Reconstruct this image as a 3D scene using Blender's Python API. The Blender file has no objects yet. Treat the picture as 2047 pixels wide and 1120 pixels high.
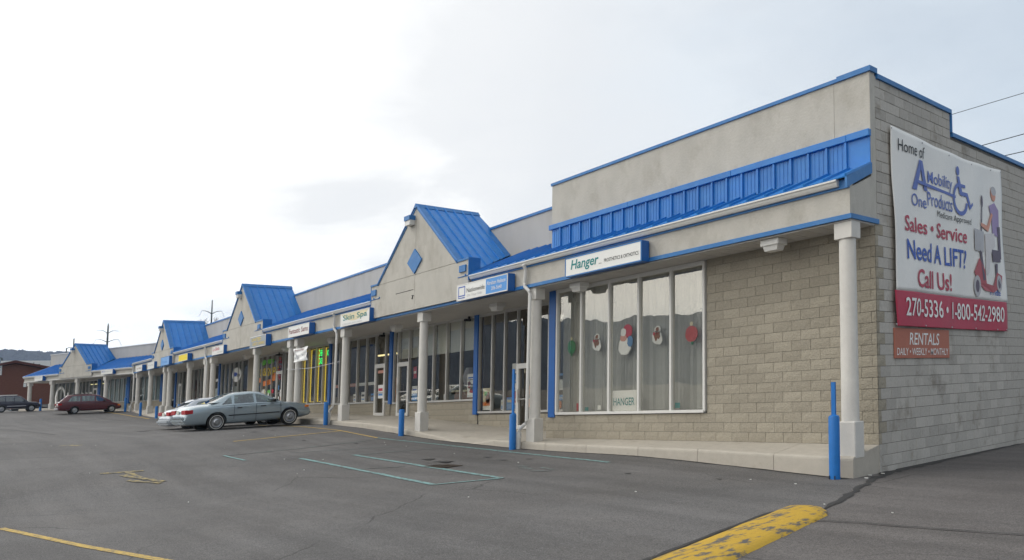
import bpy, bmesh, math, random
from mathutils import Vector, Matrix, noise
R = random.Random(7)
D2R = math.radians
scene = bpy.context.scene
COL = scene.collection
SL = 0.0996            # the street falls to the west: every level line drops 0.1 m per metre

# ------------------------------------------------------------------ camera, world, sun, exposure
cam_d = bpy.data.cameras.new('camera'); cam = bpy.data.objects.new('camera', cam_d); COL.objects.link(cam)
cam_d.sensor_width = 36.0; cam_d.lens = 1505.53 / 2047 * 36; cam_d.clip_end = 6000; cam_d.clip_start = 0.1
_r = Vector((0.62738191, 0.77852729, 0.01694722)); _u = Vector((0.04875918, -0.06099477, 0.99694643)); _w = Vector((-0.77718369, 0.62463982, 0.07622737))
CAM = Vector((6.6124, -13.9573, 1.8314))
cam.matrix_world = Matrix(((_r.x, _u.x, -_w.x, CAM.x), (_r.y, _u.y, -_w.y, CAM.y), (_r.z, _u.z, -_w.z, CAM.z), (0, 0, 0, 1)))
scene.camera = cam

SUN_DIR = Vector((-0.62, -0.50, 0.72)).normalized()       # towards the sun
sun_el = math.asin(SUN_DIR.z); sun_rot = math.atan2(SUN_DIR.x, SUN_DIR.y)
world = bpy.data.worlds.new('World'); scene.world = world; world.use_nodes = True
nt = world.node_tree; N = nt.nodes; L = nt.links
bg = N['Background']; bg.inputs['Strength'].default_value = 0.1
sky = N.new('ShaderNodeTexSky'); sky.sky_type = 'NISHITA'; sky.sun_disc = False
sky.sun_elevation = sun_el; sky.sun_rotation = sun_rot
tc = N.new('ShaderNodeTexCoord'); sep = N.new('ShaderNodeSeparateXYZ'); L.new(tc.outputs['Generated'], sep.inputs[0])
def wmath(op, a, b=None, clamp=False):
    m = N.new('ShaderNodeMath'); m.operation = op; m.use_clamp = clamp
    if op == 'MULTIPLY_ADD': m.inputs[2].default_value = 0.31     # 0.5 minus half of the noise share
    for i, v in enumerate((a, b)):
        if v is None: continue
        if isinstance(v, (int, float)): m.inputs[i].default_value = v
        else: L.new(v, m.inputs[i])
    return m.outputs[0]
zc = wmath('ADD', wmath('MAXIMUM', sep.outputs[2], 0.0), 0.22)
cx_ = wmath('DIVIDE', sep.outputs[0], zc); cy_ = wmath('DIVIDE', sep.outputs[1], zc)
cmb = N.new('ShaderNodeCombineXYZ'); L.new(cx_, cmb.inputs[0]); L.new(cy_, cmb.inputs[1])
nz = N.new('ShaderNodeTexNoise'); nz.inputs['Scale'].default_value = 1.1; nz.inputs['Detail'].default_value = 7; nz.inputs['Roughness'].default_value = 0.55; nz.inputs['Distortion'].default_value = 0.35
L.new(cmb.outputs[0], nz.inputs['Vector'])
dotn = N.new('ShaderNodeVectorMath'); dotn.operation = 'DOT_PRODUCT'; L.new(tc.outputs['Generated'], dotn.inputs[0])
dotn.inputs[1].default_value = Vector((-0.62, -0.78, 0.05)).normalized()
# thin bright cloud towards the west, greyer cloud with blue openings towards the east
west = wmath('ADD', wmath('MULTIPLY', dotn.outputs['Value'], 0.5), wmath('MULTIPLY_ADD', nz.outputs['Fac'], 0.38))
rw = N.new('ShaderNodeValToRGB'); L.new(west, rw.inputs[0])
rw.color_ramp.elements[0].position = 0.0; rw.color_ramp.elements[0].color = (0.63, 0.75, 0.86, 1)
rw.color_ramp.elements[1].position = 1.0; rw.color_ramp.elements[1].color = (2.25, 2.22, 2.12, 1)
for p_, c_ in ((0.30, (0.75, 0.815, 0.88)), (0.46, (0.80, 0.83, 0.865)), (0.575, (0.87, 0.89, 0.91)), (0.635, (1.08, 1.09, 1.09)), (0.73, (1.30, 1.30, 1.28)), (0.85, (1.75, 1.73, 1.67))):
    e = rw.color_ramp.elements.new(p_); e.color = (*c_, 1)
sc_c = N.new('ShaderNodeVectorMath'); sc_c.operation = 'SCALE'; sc_c.inputs['Scale'].default_value = 10.0; L.new(rw.outputs[0], sc_c.inputs[0])
nz2 = N.new('ShaderNodeTexNoise'); nz2.inputs['Scale'].default_value = 0.8; nz2.inputs['Detail'].default_value = 6; nz2.inputs['Roughness'].default_value = 0.6
L.new(cmb.outputs[0], nz2.inputs['Vector'])
hole = wmath('SUBTRACT', wmath('MULTIPLY', nz2.outputs['Fac'], 1.6), wmath('ADD', wmath('MULTIPLY', dotn.outputs['Value'], 1.3), 1.02), True)
hole = wmath('MULTIPLY', hole, 0.55, True)
mixs = N.new('ShaderNodeMix'); mixs.data_type = 'RGBA'; L.new(hole, mixs.inputs['Factor']); L.new(sc_c.outputs[0], mixs.inputs[6]); L.new(sky.outputs[0], mixs.inputs[7])
L.new(mixs.outputs[2], bg.inputs['Color'])

sun_d = bpy.data.lights.new('sun', 'SUN'); sun_d.energy = 0.6; sun_d.angle = D2R(16); sun_d.color = (1.0, 0.97, 0.93)
sun_o = bpy.data.objects.new('sun', sun_d); COL.objects.link(sun_o)
sun_o.rotation_euler = SUN_DIR.to_track_quat('Z', 'Y').to_euler(); sun_o.location = (0, -20, 40)
scene.view_settings.view_transform = 'Standard'; scene.view_settings.look = 'None'
scene.view_settings.exposure = 0.08; scene.view_settings.gamma = 1.0; scene.view_settings.use_curve_mapping = False
scene.cycles.max_bounces = 8; scene.cycles.transparent_max_bounces = 16

# ------------------------------------------------------------------ materials
def mat(name, col, rough=0.7, metal=0.0, spec=0.3, var=0.0, nscale=8.0, bump=0.0, bscale=60.0, objvar=0.0, coat=0.0, emit=None, estr=0.0,
        stain=None, stain_scale=0.6, stain_lo=0.5, stain_hi=0.7, stretch=(1, 1, 1), bdist=0.01):
    m = bpy.data.materials.new(name); m.use_nodes = True; n = m.node_tree.nodes; l = m.node_tree.links
    b = n['Principled BSDF']; b.inputs['Roughness'].default_value = rough; b.inputs['Metallic'].default_value = metal
    b.inputs['Specular IOR Level'].default_value = spec; b.inputs['Coat Weight'].default_value = coat
    c = (*col, 1)
    b.inputs['Base Color'].default_value = c
    out = None
    if var or stain or bump or objvar:
        t = n.new('ShaderNodeTexCoord'); g = n.new('ShaderNodeNewGeometry')
        pos = g.outputs['Position']
        mp = n.new('ShaderNodeMapping'); mp.inputs['Scale'].default_value = stretch; l.new(pos, mp.inputs['Vector']); pos = mp.outputs[0]
    if var:
        a = n.new('ShaderNodeTexNoise'); a.inputs['Scale'].default_value = nscale; a.inputs['Detail'].default_value = 6; a.inputs['Roughness'].default_value = 0.65; l.new(pos, a.inputs['Vector'])
        r = n.new('ShaderNodeMapRange'); r.inputs['From Min'].default_value = 0.25; r.inputs['From Max'].default_value = 0.75
        r.inputs['To Min'].default_value = 1 - var; r.inputs['To Max'].default_value = 1 + var; l.new(a.outputs['Fac'], r.inputs[0])
        s = n.new('ShaderNodeVectorMath'); s.operation = 'SCALE'; s.inputs[0].default_value = col; l.new(r.outputs[0], s.inputs['Scale']); out = s.outputs[0]
    if objvar:
        oi = n.new('ShaderNodeObjectInfo'); r = n.new('ShaderNodeMapRange'); r.inputs['To Min'].default_value = 1 - objvar; r.inputs['To Max'].default_value = 1 + objvar; l.new(oi.outputs['Random'], r.inputs[0])
        s = n.new('ShaderNodeVectorMath'); s.operation = 'SCALE'; s.inputs[0].default_value = col
        if out: l.new(out, s.inputs[0])
        l.new(r.outputs[0], s.inputs['Scale']); out = s.outputs[0]
    if stain:
        a = n.new('ShaderNodeTexNoise'); a.inputs['Scale'].default_value = stain_scale; a.inputs['Detail'].default_value = 8; a.inputs['Roughness'].default_value = 0.7; l.new(pos, a.inputs['Vector'])
        r = n.new('ShaderNodeMapRange'); r.inputs['From Min'].default_value = stain_lo; r.inputs['From Max'].default_value = stain_hi; l.new(a.outputs['Fac'], r.inputs[0])
        x = n.new('ShaderNodeMix'); x.data_type = 'RGBA'; l.new(r.outputs[0], x.inputs['Factor']); x.inputs[6].default_value = c; x.inputs[7].default_value = (*stain, 1)
        if out: l.new(out, x.inputs[6])
        out = x.outputs[2]
    if out: l.new(out, b.inputs['Base Color'])
    if bump:
        a = n.new('ShaderNodeTexNoise'); a.inputs['Scale'].default_value = bscale; a.inputs['Detail'].default_value = 4; l.new(pos, a.inputs['Vector'])
        bp = n.new('ShaderNodeBump'); bp.inputs['Strength'].default_value = bump; bp.inputs['Distance'].default_value = bdist; l.new(a.outputs['Fac'], bp.inputs['Height']); l.new(bp.outputs[0], b.inputs['Normal'])
    if emit: b.inputs['Emission Color'].default_value = (*emit, 1); b.inputs['Emission Strength'].default_value = estr
    return m
def glass_mat(name, tint, refl, gcol=(1, 1, 1), rough=0.0):
    m = bpy.data.materials.new(name); m.use_nodes = True; n = m.node_tree.nodes; l = m.node_tree.links; n.clear()
    o = n.new('ShaderNodeOutputMaterial'); t = n.new('ShaderNodeBsdfTransparent'); t.inputs[0].default_value = (*tint, 1)
    g = n.new('ShaderNodeBsdfGlossy'); g.inputs['Color'].default_value = (*gcol, 1); g.inputs['Roughness'].default_value = rough
    f = n.new('ShaderNodeFresnel'); f.inputs[0].default_value = 1.5
    a = n.new('ShaderNodeMath'); a.operation = 'ADD'; a.use_clamp = True; a.inputs[1].default_value = refl; l.new(f.outputs[0], a.inputs[0])
    ge = n.new('ShaderNodeNewGeometry'); tcn = ge.outputs['Position']
    nn = n.new('ShaderNodeTexNoise'); nn.inputs['Scale'].default_value = 0.9; nn.inputs['Detail'].default_value = 1; l.new(tcn, nn.inputs['Vector'])
    bp = n.new('ShaderNodeBump'); bp.inputs['Strength'].default_value = 0.06; bp.inputs['Distance'].default_value = 0.05; l.new(nn.outputs['Fac'], bp.inputs['Height']); l.new(bp.outputs[0], g.inputs['Normal'])
    fr = n.new('ShaderNodeMath'); fr.operation = 'SUBTRACT'; fr.inputs[0].default_value = 1.0; l.new(ge.outputs['Backfacing'], fr.inputs[1])   # a thin pane mirrors once
    fm = n.new('ShaderNodeMath'); fm.operation = 'MULTIPLY'; l.new(a.outputs[0], fm.inputs[0]); l.new(fr.outputs[0], fm.inputs[1]); a = fm
    x = n.new('ShaderNodeMixShader'); l.new(a.outputs[0], x.inputs[0]); l.new(t.outputs[0], x.inputs[1]); l.new(g.outputs[0], x.inputs[2]); l.new(x.outputs[0], o.inputs[0])
    return m
def wear_mat(name, col, base, lo, hi, scale=14.0, stretch=(1, 1, 1), rough=0.8):
    return mat(name, col, rough=rough, stain=base, stain_scale=scale, stain_lo=lo, stain_hi=hi, var=0.12, nscale=20, bump=0.25, bscale=160, stretch=stretch)

M = {}
M['stucco'] = mat('stucco', (0.475, 0.455, 0.41), 0.9, spec=0.15, var=0.10, nscale=2.2, bump=0.7, bscale=30, stain=(0.35, 0.325, 0.28), stain_scale=1.5, stain_lo=0.50, stain_hi=0.78, bdist=0.014, stretch=(1, 1, 0.6))
M['stucco_wall'] = mat('stucco_wall', (0.44, 0.425, 0.40), 0.9, spec=0.15, var=0.06, nscale=2.0, bump=0.4, bscale=30, stain=(0.36, 0.34, 0.31), stain_scale=0.9, stain_lo=0.5, stain_hi=0.8, stretch=(1, 1, 0.35))
M['column'] = mat('painted_stucco', (0.60, 0.58, 0.54), 0.85, spec=0.2, var=0.07, nscale=4, bump=0.6, bscale=70, bdist=0.006)
M['split'] = mat('split_face_block', (0.335, 0.303, 0.243), 0.95, spec=0.1, var=0.16, nscale=26, bump=1.0, bscale=36, objvar=0.085, bdist=0.015)
M['smooth'] = mat('grey_block', (0.435, 0.412, 0.375), 0.9, spec=0.12, var=0.10, nscale=16, bump=0.4, bscale=150, objvar=0.12, stain=(0.19, 0.165, 0.13), stain_scale=1.35, stain_lo=0.54, stain_hi=0.80, bdist=0.004)
M['mortar'] = mat('mortar', (0.15, 0.14, 0.125), 0.95, spec=0.1, var=0.1)
M['mortar2'] = mat('grey_mortar', (0.17, 0.16, 0.145), 0.95, spec=0.1, var=0.1)
M['blue'] = mat('blue_roof_metal', (0.015, 0.165, 0.49), 0.40, spec=0.5, var=0.10, nscale=3, objvar=0.08, stain=(0.035, 0.205, 0.50), stain_scale=2.5, stain_lo=0.45, stain_hi=0.75)
M['blue_trim'] = mat('blue_trim', (0.026, 0.155, 0.40), 0.45, spec=0.45, var=0.10, nscale=5, stain=(0.07, 0.20, 0.42), stain_scale=3.5, stain_lo=0.5, stain_hi=0.75, bump=0.15, bscale=6)
M['blue_post'] = mat('blue_post', (0.012, 0.11, 0.38), 0.42, spec=0.45, var=0.05, nscale=5)
M['bollard'] = mat('bollard_paint', (0.008, 0.14, 0.44), 0.45, spec=0.45, var=0.10, nscale=6, stain=(0.03, 0.05, 0.09), stain_scale=7, stain_lo=0.70, stain_hi=0.78)
M['white_metal'] = mat('white_metal', (0.66, 0.65, 0.62), 0.4, spec=0.4, var=0.03)
M['alu'] = mat('aluminium_frame', (0.50, 0.49, 0.47), 0.35, metal=0.35, spec=0.5)
M['soffit'] = mat('soffit_vinyl', (0.50, 0.48, 0.45), 0.6, spec=0.3, var=0.03, objvar=0.03)
M['dark'] = mat('dark_gasket', (0.02, 0.02, 0.02), 0.6)
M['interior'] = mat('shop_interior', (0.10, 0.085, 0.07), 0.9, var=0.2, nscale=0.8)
M['glass'] = glass_mat('shop_glass', (0.95, 0.95, 0.93), 0.20, (0.92, 0.88, 0.80))
M['glass_far'] = glass_mat('far_shop_glass', (0.90, 0.93, 0.93), 0.07, (0.9, 0.95, 0.95))
M['concrete'] = mat('concrete', (0.43, 0.395, 0.34), 0.9, spec=0.15, var=0.08, nscale=5, bump=0.3, bscale=90, objvar=0.03, stain=(0.30, 0.265, 0.215), stain_scale=1.6, stain_lo=0.55, stain_hi=0.85)
M['white_sign'] = mat('white_sign_face', (0.74, 0.74, 0.71), 0.35, spec=0.4, var=0.03, nscale=2)
M['teal'] = mat('teal_print', (0.02, 0.22, 0.22), 0.5); M['black'] = mat('black_print', (0.03, 0.03, 0.03), 0.5)
M['white'] = mat('white_print', (0.80, 0.80, 0.78), 0.5); M['redp'] = mat('red_print', (0.50, 0.03, 0.06), 0.5)
M['bluep'] = mat('blue_print', (0.04, 0.10, 0.42), 0.5); M['navyp'] = mat('navy_print', (0.11, 0.16, 0.45), 0.5)
M['brownred'] = mat('maroon_print', (0.20, 0.02, 0.03), 0.5); M['yellow_sign'] = mat('yellow_sign_face', (0.85, 0.66, 0.02), 0.4)
M['ltblue'] = mat('pale_blue_sign_face', (0.18, 0.38, 0.72), 0.4, var=0.08, nscale=3); M['grey_sign'] = mat('grey_sign_face', (0.30, 0.33, 0.36), 0.4)
M['yellowp'] = mat('yellow_print', (0.75, 0.55, 0.06), 0.5); M['greyp'] = mat('grey_print', (0.45, 0.45, 0.47), 0.6)
M['midblue'] = mat('mid_blue_print', (0.10, 0.30, 0.66), 0.45); M['cream'] = mat('cream_print', (0.70, 0.62, 0.42), 0.5)
M['greenp'] = mat('green_print', (0.15, 0.50, 0.08), 0.5); M['orangep'] = mat('orange_print', (0.70, 0.20, 0.04), 0.5)
M['vinyl'] = mat('banner_vinyl', (0.78, 0.77, 0.74), 0.5, spec=0.3, var=0.03)
M['vinyl_red'] = mat('banner_red', (0.44, 0.045, 0.085), 0.5, spec=0.3, var=0.05)
M['rental'] = mat('faded_red_board', (0.42, 0.15, 0.10), 0.6, var=0.06)
M['led_green'] = mat('green_led', (0.02, 0.4, 0.06), 0.5, emit=(0.03, 1.0, 0.15), estr=2.2)
M['neon_y'] = mat('yellow_neon', (0.6, 0.45, 0.02), 0.5, emit=(1.0, 0.72, 0.03), estr=0.6)
M['tube'] = mat('fluorescent_tube', (0.8, 0.8, 0.6), 0.5, emit=(1.0, 0.85, 0.40), estr=1.6)
M['blind'] = mat('vertical_blind_fabric', (0.37, 0.375, 0.36), 0.9, var=0.04, objvar=0.16)
M['shade'] = mat('roller_shade', (0.62, 0.65, 0.62), 0.8, var=0.03, nscale=1.0)
M['curtain'] = mat('pale_curtain', (0.42, 0.47, 0.48), 0.9, var=0.12, nscale=3, stretch=(4, 4, 0.3))
M['rubber'] = mat('tyre_rubber', (0.018, 0.018, 0.018), 0.8); M['plastic'] = mat('black_plastic', (0.02, 0.02, 0.022), 0.5)
M['chrome'] = mat('chrome', (0.55, 0.56, 0.57), 0.18, metal=1.0); M['hub'] = mat('wheel_cover', (0.40, 0.41, 0.42), 0.3, metal=0.8)
M['car_glass'] = glass_mat('car_glass', (0.66, 0.74, 0.72), 0.10)
M['silver_blue'] = mat('silver_blue_paint', (0.33, 0.395, 0.43), 0.24, metal=0.45, spec=0.5, coat=0.6, var=0.04, nscale=1.5)
M['pearl'] = mat('pale_silver_paint', (0.40, 0.43, 0.47), 0.3, metal=0.2, spec=0.5, coat=0.6)
M['maroon'] = mat('maroon_paint', (0.085, 0.010, 0.017), 0.3, spec=0.5, coat=0.6); M['navy'] = mat('navy_paint', (0.018, 0.018, 0.035), 0.3, spec=0.5, coat=0.6)
M['blackcar'] = mat('black_paint', (0.012, 0.012, 0.014), 0.3, spec=0.5, coat=0.5)
M['faded_dark'] = mat('faded_dark_print', (0.13, 0.11, 0.15), 0.6); M['faded_red'] = mat('faded_red_print', (0.42, 0.11, 0.13), 0.6); M['faded_white'] = mat('faded_white_print', (0.62, 0.60, 0.60), 0.6)
M['tail'] = mat('red_lens', (0.40, 0.02, 0.025), 0.25, spec=0.6); M['amber'] = mat('amber_lens', (0.75, 0.20, 0.02), 0.25, spec=0.6); M['clear'] = mat('clear_lens', (0.6, 0.6, 0.58), 0.2, spec=0.6)
M['plate'] = mat('licence_plate', (0.55, 0.56, 0.50), 0.5); M['seat'] = mat('car_seat', (0.10, 0.13, 0.14), 0.9)
M['whitewall'] = mat('whitewall', (0.55, 0.54, 0.50), 0.7)
M['brick'] = mat('brown_brick', (0.150, 0.062, 0.042), 0.9, spec=0.1, var=0.2, nscale=3.0, stretch=(1, 1, 4)); M['brown_trim'] = mat('brown_trim', (0.09, 0.028, 0.022), 0.7)
M['steel'] = mat('pylon_steel', (0.055, 0.07, 0.07), 0.6); M['wire'] = mat('wire', (0.03, 0.035, 0.04), 0.6)
M['bark'] = mat('bare_twigs', (0.10, 0.08, 0.065), 0.9); M['wood_hill'] = mat('bare_winter_wood', (0.085, 0.092, 0.115), 1.0, spec=0.0, var=0.30, nscale=0.035, stain=(0.055, 0.06, 0.08), stain_scale=0.25, stain_lo=0.45, stain_hi=0.6)
M['green_orn'] = mat('green_foil', (0.01, 0.22, 0.08), 0.3, spec=0.6, var=0.2, nscale=14); M['red_orn'] = mat('red_foil', (0.45, 0.03, 0.02), 0.3, spec=0.6, var=0.2, nscale=14)
M['brown_toy'] = mat('brown_card', (0.28, 0.12, 0.06), 0.8); M['pink'] = mat('pink_card', (0.62, 0.32, 0.25), 0.8); M['bluecard'] = mat('blue_card', (0.12, 0.25, 0.45), 0.8); M['purple'] = mat('lilac_print', (0.33, 0.26, 0.45), 0.6)
M['iron'] = mat('cast_iron', (0.05, 0.035, 0.025), 0.7, var=0.3, nscale=20); M['tar'] = mat('tar', (0.045, 0.043, 0.042), 0.75, var=0.3, nscale=9, bump=0.5, bscale=60)
M['ypaint'] = wear_mat('worn_yellow_line', (0.52, 0.36, 0.10), (0.118, 0.113, 0.109), 0.46, 0.68, 14)
M['ypaint2'] = wear_mat('ghost_yellow_line', (0.40, 0.31, 0.12), (0.118, 0.113, 0.109), 0.38, 0.57, 10)
M['tpaint'] = wear_mat('worn_teal_line', (0.19, 0.33, 0.325), (0.118, 0.113, 0.109), 0.45, 0.66, 9)
M['tpaint2'] = wear_mat('ghost_teal_line', (0.17, 0.24, 0.235), (0.118, 0.113, 0.109), 0.32, 0.55, 9)
M['median'] = wear_mat('worn_yellow_kerb', (0.50, 0.315, 0.04), (0.115, 0.108, 0.10), 0.505, 0.575, 4.5, (2.4, 0.6, 1))
M['litter'] = mat('white_litter', (0.7, 0.7, 0.66), 0.8)

def asphalt(name, col, warm):
    m = bpy.data.materials.new(name); m.use_nodes = True; n = m.node_tree.nodes; l = m.node_tree.links; b = n['Principled BSDF']
    b.inputs['Roughness'].default_value = 0.82; b.inputs['Specular IOR Level'].default_value = 0.25
    g = n.new('ShaderNodeNewGeometry'); p = g.outputs['Position']
    def noise_(s, d, r=0.6, dist=0.0):
        a = n.new('ShaderNodeTexNoise'); a.inputs['Scale'].default_value = s; a.inputs['Detail'].default_value = d; a.inputs['Roughness'].default_value = r; a.inputs['Distortion'].default_value = dist; l.new(p, a.inputs['Vector']); return a.outputs['Fac']
    def rng(x, a, b_, c, d):
        r = n.new('ShaderNodeMapRange'); l.new(x, r.inputs[0])
        for i, v in enumerate((a, b_, c, d)): r.inputs[i + 1].default_value = v
        return r.outputs[0]
    def mul(a, b_):
        x = n.new('ShaderNodeMath'); x.operation = 'MULTIPLY'; l.new(a, x.inputs[0]); l.new(b_, x.inputs[1]); return x.outputs[0]
    f = mul(rng(noise_(0.16, 5, 0.6, 0.8), 0.3, 0.7, 0.78, 1.20), rng(noise_(1.3, 7, 0.7, 0.5), 0.25, 0.75, 0.90, 1.10))
    f = mul(f, rng(noise_(58, 3, 0.8), 0.38, 0.62, 0.60, 1.44)); f = mul(f, rng(noise_(170, 2), 0.3, 0.7, 0.62, 1.40)); f = mul(f, rng(noise_(16, 4), 0.35, 0.65, 0.92, 1.08))
    # tyre sweeps: long faint streaks along the aisle
    mp = n.new('ShaderNodeMapping'); mp.inputs['Scale'].default_value = (0.10, 1.6, 0); mp.inputs['Rotation'].default_value = (0, 0, 0.25); l.new(p, mp.inputs[0])
    st = n.new('ShaderNodeTexNoise'); st.inputs['Scale'].default_value = 1.0; st.inputs['Detail'].default_value = 5; l.new(mp.outputs[0], st.inputs['Vector'])
    f = mul(f, rng(st.outputs['Fac'], 0.35, 0.65, 0.87, 1.10))
    # hairline cracks
    wv = n.new('ShaderNodeTexNoise'); wv.inputs['Scale'].default_value = 1.4; wv.inputs['Detail'].default_value = 4; l.new(p, wv.inputs['Vector'])
    mx = n.new('ShaderNodeMix'); mx.data_type = 'VECTOR'; mx.inputs[0].default_value = 0.28; l.new(p, mx.inputs[4]); l.new(wv.outputs['Color'], mx.inputs[5])
    vo = n.new('ShaderNodeTexVoronoi'); vo.feature = 'DISTANCE_TO_EDGE'; vo.inputs['Scale'].default_value = 0.36; l.new(mx.outputs[1], vo.inputs['Vector'])
    cr = rng(vo.outputs['Distance'], 0.001, 0.006, 0.0, 1.0)
    cm = rng(noise_(0.33, 2), 0.50, 0.58, 0.0, 1.0)
    c1 = n.new('ShaderNodeMath'); c1.operation = 'SUBTRACT'; c1.inputs[0].default_value = 1; l.new(cr, c1.inputs[1])
    c2 = mul(c1.outputs[0], cm); c3 = n.new('ShaderNodeMath'); c3.operation = 'MULTIPLY_ADD'; l.new(c2, c3.inputs[0]); c3.inputs[1].default_value = -0.45; c3.inputs[2].default_value = 1.0
    f = mul(f, c3.outputs[0])
    s = n.new('ShaderNodeVectorMath'); s.operation = 'SCALE'; s.inputs[0].default_value = col; l.new(f, s.inputs['Scale'])
    x = n.new('ShaderNodeMix'); x.data_type = 'RGBA'; l.new(rng(noise_(0.5, 4), 0.45, 0.8, 0, 0.6), x.inputs['Factor']); l.new(s.outputs[0], x.inputs[6]); 
    s2 = n.new('ShaderNodeVectorMath'); s2.operation = 'SCALE'; s2.inputs[0].default_value = warm; l.new(f, s2.inputs['Scale']); l.new(s2.outputs[0], x.inputs[7])
    l.new(x.outputs[2], b.inputs['Base Color'])
    bp = n.new('ShaderNodeBump'); bp.inputs['Strength'].default_value = 0.5; bp.inputs['Distance'].default_value = 0.006
    l.new(noise_(150, 3), bp.inputs['Height']); l.new(bp.outputs[0], b.inputs['Normal'])
    return m
M['asphalt'] = asphalt('asphalt', (0.122, 0.117, 0.114), (0.119, 0.110, 0.103))
M['asphalt2'] = asphalt('side_asphalt', (0.116, 0.107, 0.102), (0.118, 0.106, 0.098))

# ------------------------------------------------------------------ helpers
ORG = {}
class MB:
    def __init__(s): s.v = []; s.f = []
    def add(s, vs, fs):
        o = len(s.v); s.v += [tuple(v) for v in vs]; s.f += [tuple(i + o for i in f) for f in fs]; return s
    def box(s, x0, x1, y0, y1, z0, z1):
        return s.add([(x0,y0,z0),(x1,y0,z0),(x1,y1,z0),(x0,y1,z0),(x0,y0,z1),(x1,y0,z1),(x1,y1,z1),(x0,y1,z1)],
                     [(0,3,2,1),(4,5,6,7),(0,1,5,4),(1,2,6,5),(2,3,7,6),(3,0,4,7)])
    def prism(s, poly, fn, a, b):
        n = len(poly); vs = [fn(p[0], p[1], a) for p in poly] + [fn(p[0], p[1], b) for p in poly]
        return s.add(vs, [tuple(range(n))[::-1], tuple(range(n, 2 * n))] + [(i, (i + 1) % n, n + (i + 1) % n, n + i) for i in range(n)])
    def lathe(s, prof, c=(0, 0, 0), axis='z', n=20, cap=True):
        vs = []
        for r, h in prof:
            for k in range(n):
                a = 2 * math.pi * k / n; p, q = r * math.cos(a), r * math.sin(a)
                vs.append((c[0] + p, c[1] + q, c[2] + h) if axis == 'z' else (c[0] + h, c[1] + p, c[2] + q))
        fs = [(i * n + k, i * n + (k + 1) % n, (i + 1) * n + (k + 1) % n, (i + 1) * n + k) for i in range(len(prof) - 1) for k in range(n)]
        if cap: fs += [tuple(range(n))[::-1], tuple((len(prof) - 1) * n + k for k in range(n))]
        return s.add(vs, fs)
    def tube(s, pts, r, n=8, rs=None, taper=None):
        pts = [Vector(p) for p in pts]; ring = []
        for i, p in enumerate(pts):
            t = (pts[min(i + 1, len(pts) - 1)] - pts[max(i - 1, 0)]).normalized()
            a = t.cross(Vector((0, 0, 1))) if abs(t.z) < 0.95 else t.cross(Vector((0, 1, 0)))
            a.normalize(); b = t.cross(a); rr = r if rs is None else rs[i]
            ring += [p + a * rr * math.cos(2 * math.pi * k / n) + b * rr * math.sin(2 * math.pi * k / n) for k in range(n)]
        fs = [(i * n + k, i * n + (k + 1) % n, (i + 1) * n + (k + 1) % n, (i + 1) * n + k) for i in range(len(pts) - 1) for k in range(n)]
        fs += [tuple(range(n))[::-1], tuple((len(pts) - 1) * n + k for k in range(n))]
        return s.add(ring, fs)
    def mapped(s, fn): s.v = [tuple(fn(*v)) for v in s.v]; return s

def org(o): return ORG.get(o.name, Vector((0, 0, 0)))
def props(o, label=None, cat=None, group=None, kind=None):
    for k, v in (('label', label), ('category', cat), ('group', group), ('kind', kind)):
        if v: o[k] = v
    return o
def mesh_of(vs, fs, name, m, smooth=False, bev=0.0, seg=1, fix=True):
    me = bpy.data.meshes.new(name); me.from_pydata(vs, [], fs)
    if fix or bev:
        bm = bmesh.new(); bm.from_mesh(me)
        if bev:
            es = [e for e in bm.edges if len(e.link_faces) == 2 and e.calc_face_angle(0) > 0.5]
            bmesh.ops.bevel(bm, geom=es, offset=bev, segments=seg, affect='EDGES', clamp_overlap=True)
        bmesh.ops.recalc_face_normals(bm, faces=bm.faces); bm.to_mesh(me); bm.free()
    if m: me.materials.append(m)
    if smooth:
        for p in me.polygons: p.use_smooth = True
        try: me.set_sharp_from_angle(angle=D2R(38))
        except Exception: pass
    return me
def link(name, me, loc, parent=None):
    o = bpy.data.objects.new(name, me); COL.objects.link(o)
    loc = Vector(loc); ORG[o.name] = loc.copy()
    if parent: o.parent = parent; o.location = loc - org(parent)
    else: o.location = loc
    return o
def obj(name, mb, m, parent=None, loc=None, smooth=False, bev=0.0, seg=1, fix=True, **kw):
    if loc is None:
        if parent: loc = org(parent)
        else:
            xs = [v[0] for v in mb.v]; ys = [v[1] for v in mb.v]; loc = ((min(xs) + max(xs)) / 2, (min(ys) + max(ys)) / 2, min(v[2] for v in mb.v))
    lx, ly, lz = loc
    o = link(name, mesh_of([(v[0] - lx, v[1] - ly, v[2] - lz) for v in mb.v], mb.f, name, M[m] if isinstance(m, str) else m, smooth, bev, seg, fix), loc, parent)
    return props(o, **kw)
def thing(name, loc, label, cat, group=None):
    return props(link(name, None, loc), label, cat, group)
def interp(x, tab):
    if x <= tab[0][0]: return tab[0][1]
    for (a, p), (b, q) in zip(tab, tab[1:]):
        if x <= b:
            t = (x - a) / (b - a); return p + (q - p) * t
    return tab[-1][1]
G0 = [(-140, 2.7), (-100, 2.35), (-70, 1.85), (-60, 1.72), (-56, 1.5), (-53, 1.38), (-51, 1.22), (-49, 1.02), (-45, .83), (-40, .72), (-30, .57), (-23, .45), (-20.6, .43), (-17.8, .30), (-15.3, .11), (-13.2, -.05), (-11, -.14), (-9, -.22), (-7.4, -.25), (-5, -.27), (-3.2, -.35), (-1.5, -.44), (0, -.52), (20, -.52)]
def gz(x, y=-2):
    xs = [interp(x + k, G0) for k in (-.5, -.25, 0, .25, .5)]
    g = sum(xs) / 5
    far = max(0, min(1, (-y - 1.0) / 9.0)) * max(0, min(1, (x + 12) / 4 if x < -8 else 1)) * max(0, min(1, (0.5 - x) / 2))
    return g * (1 - far) + (-.47) * far if x > -12 else g

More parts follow.
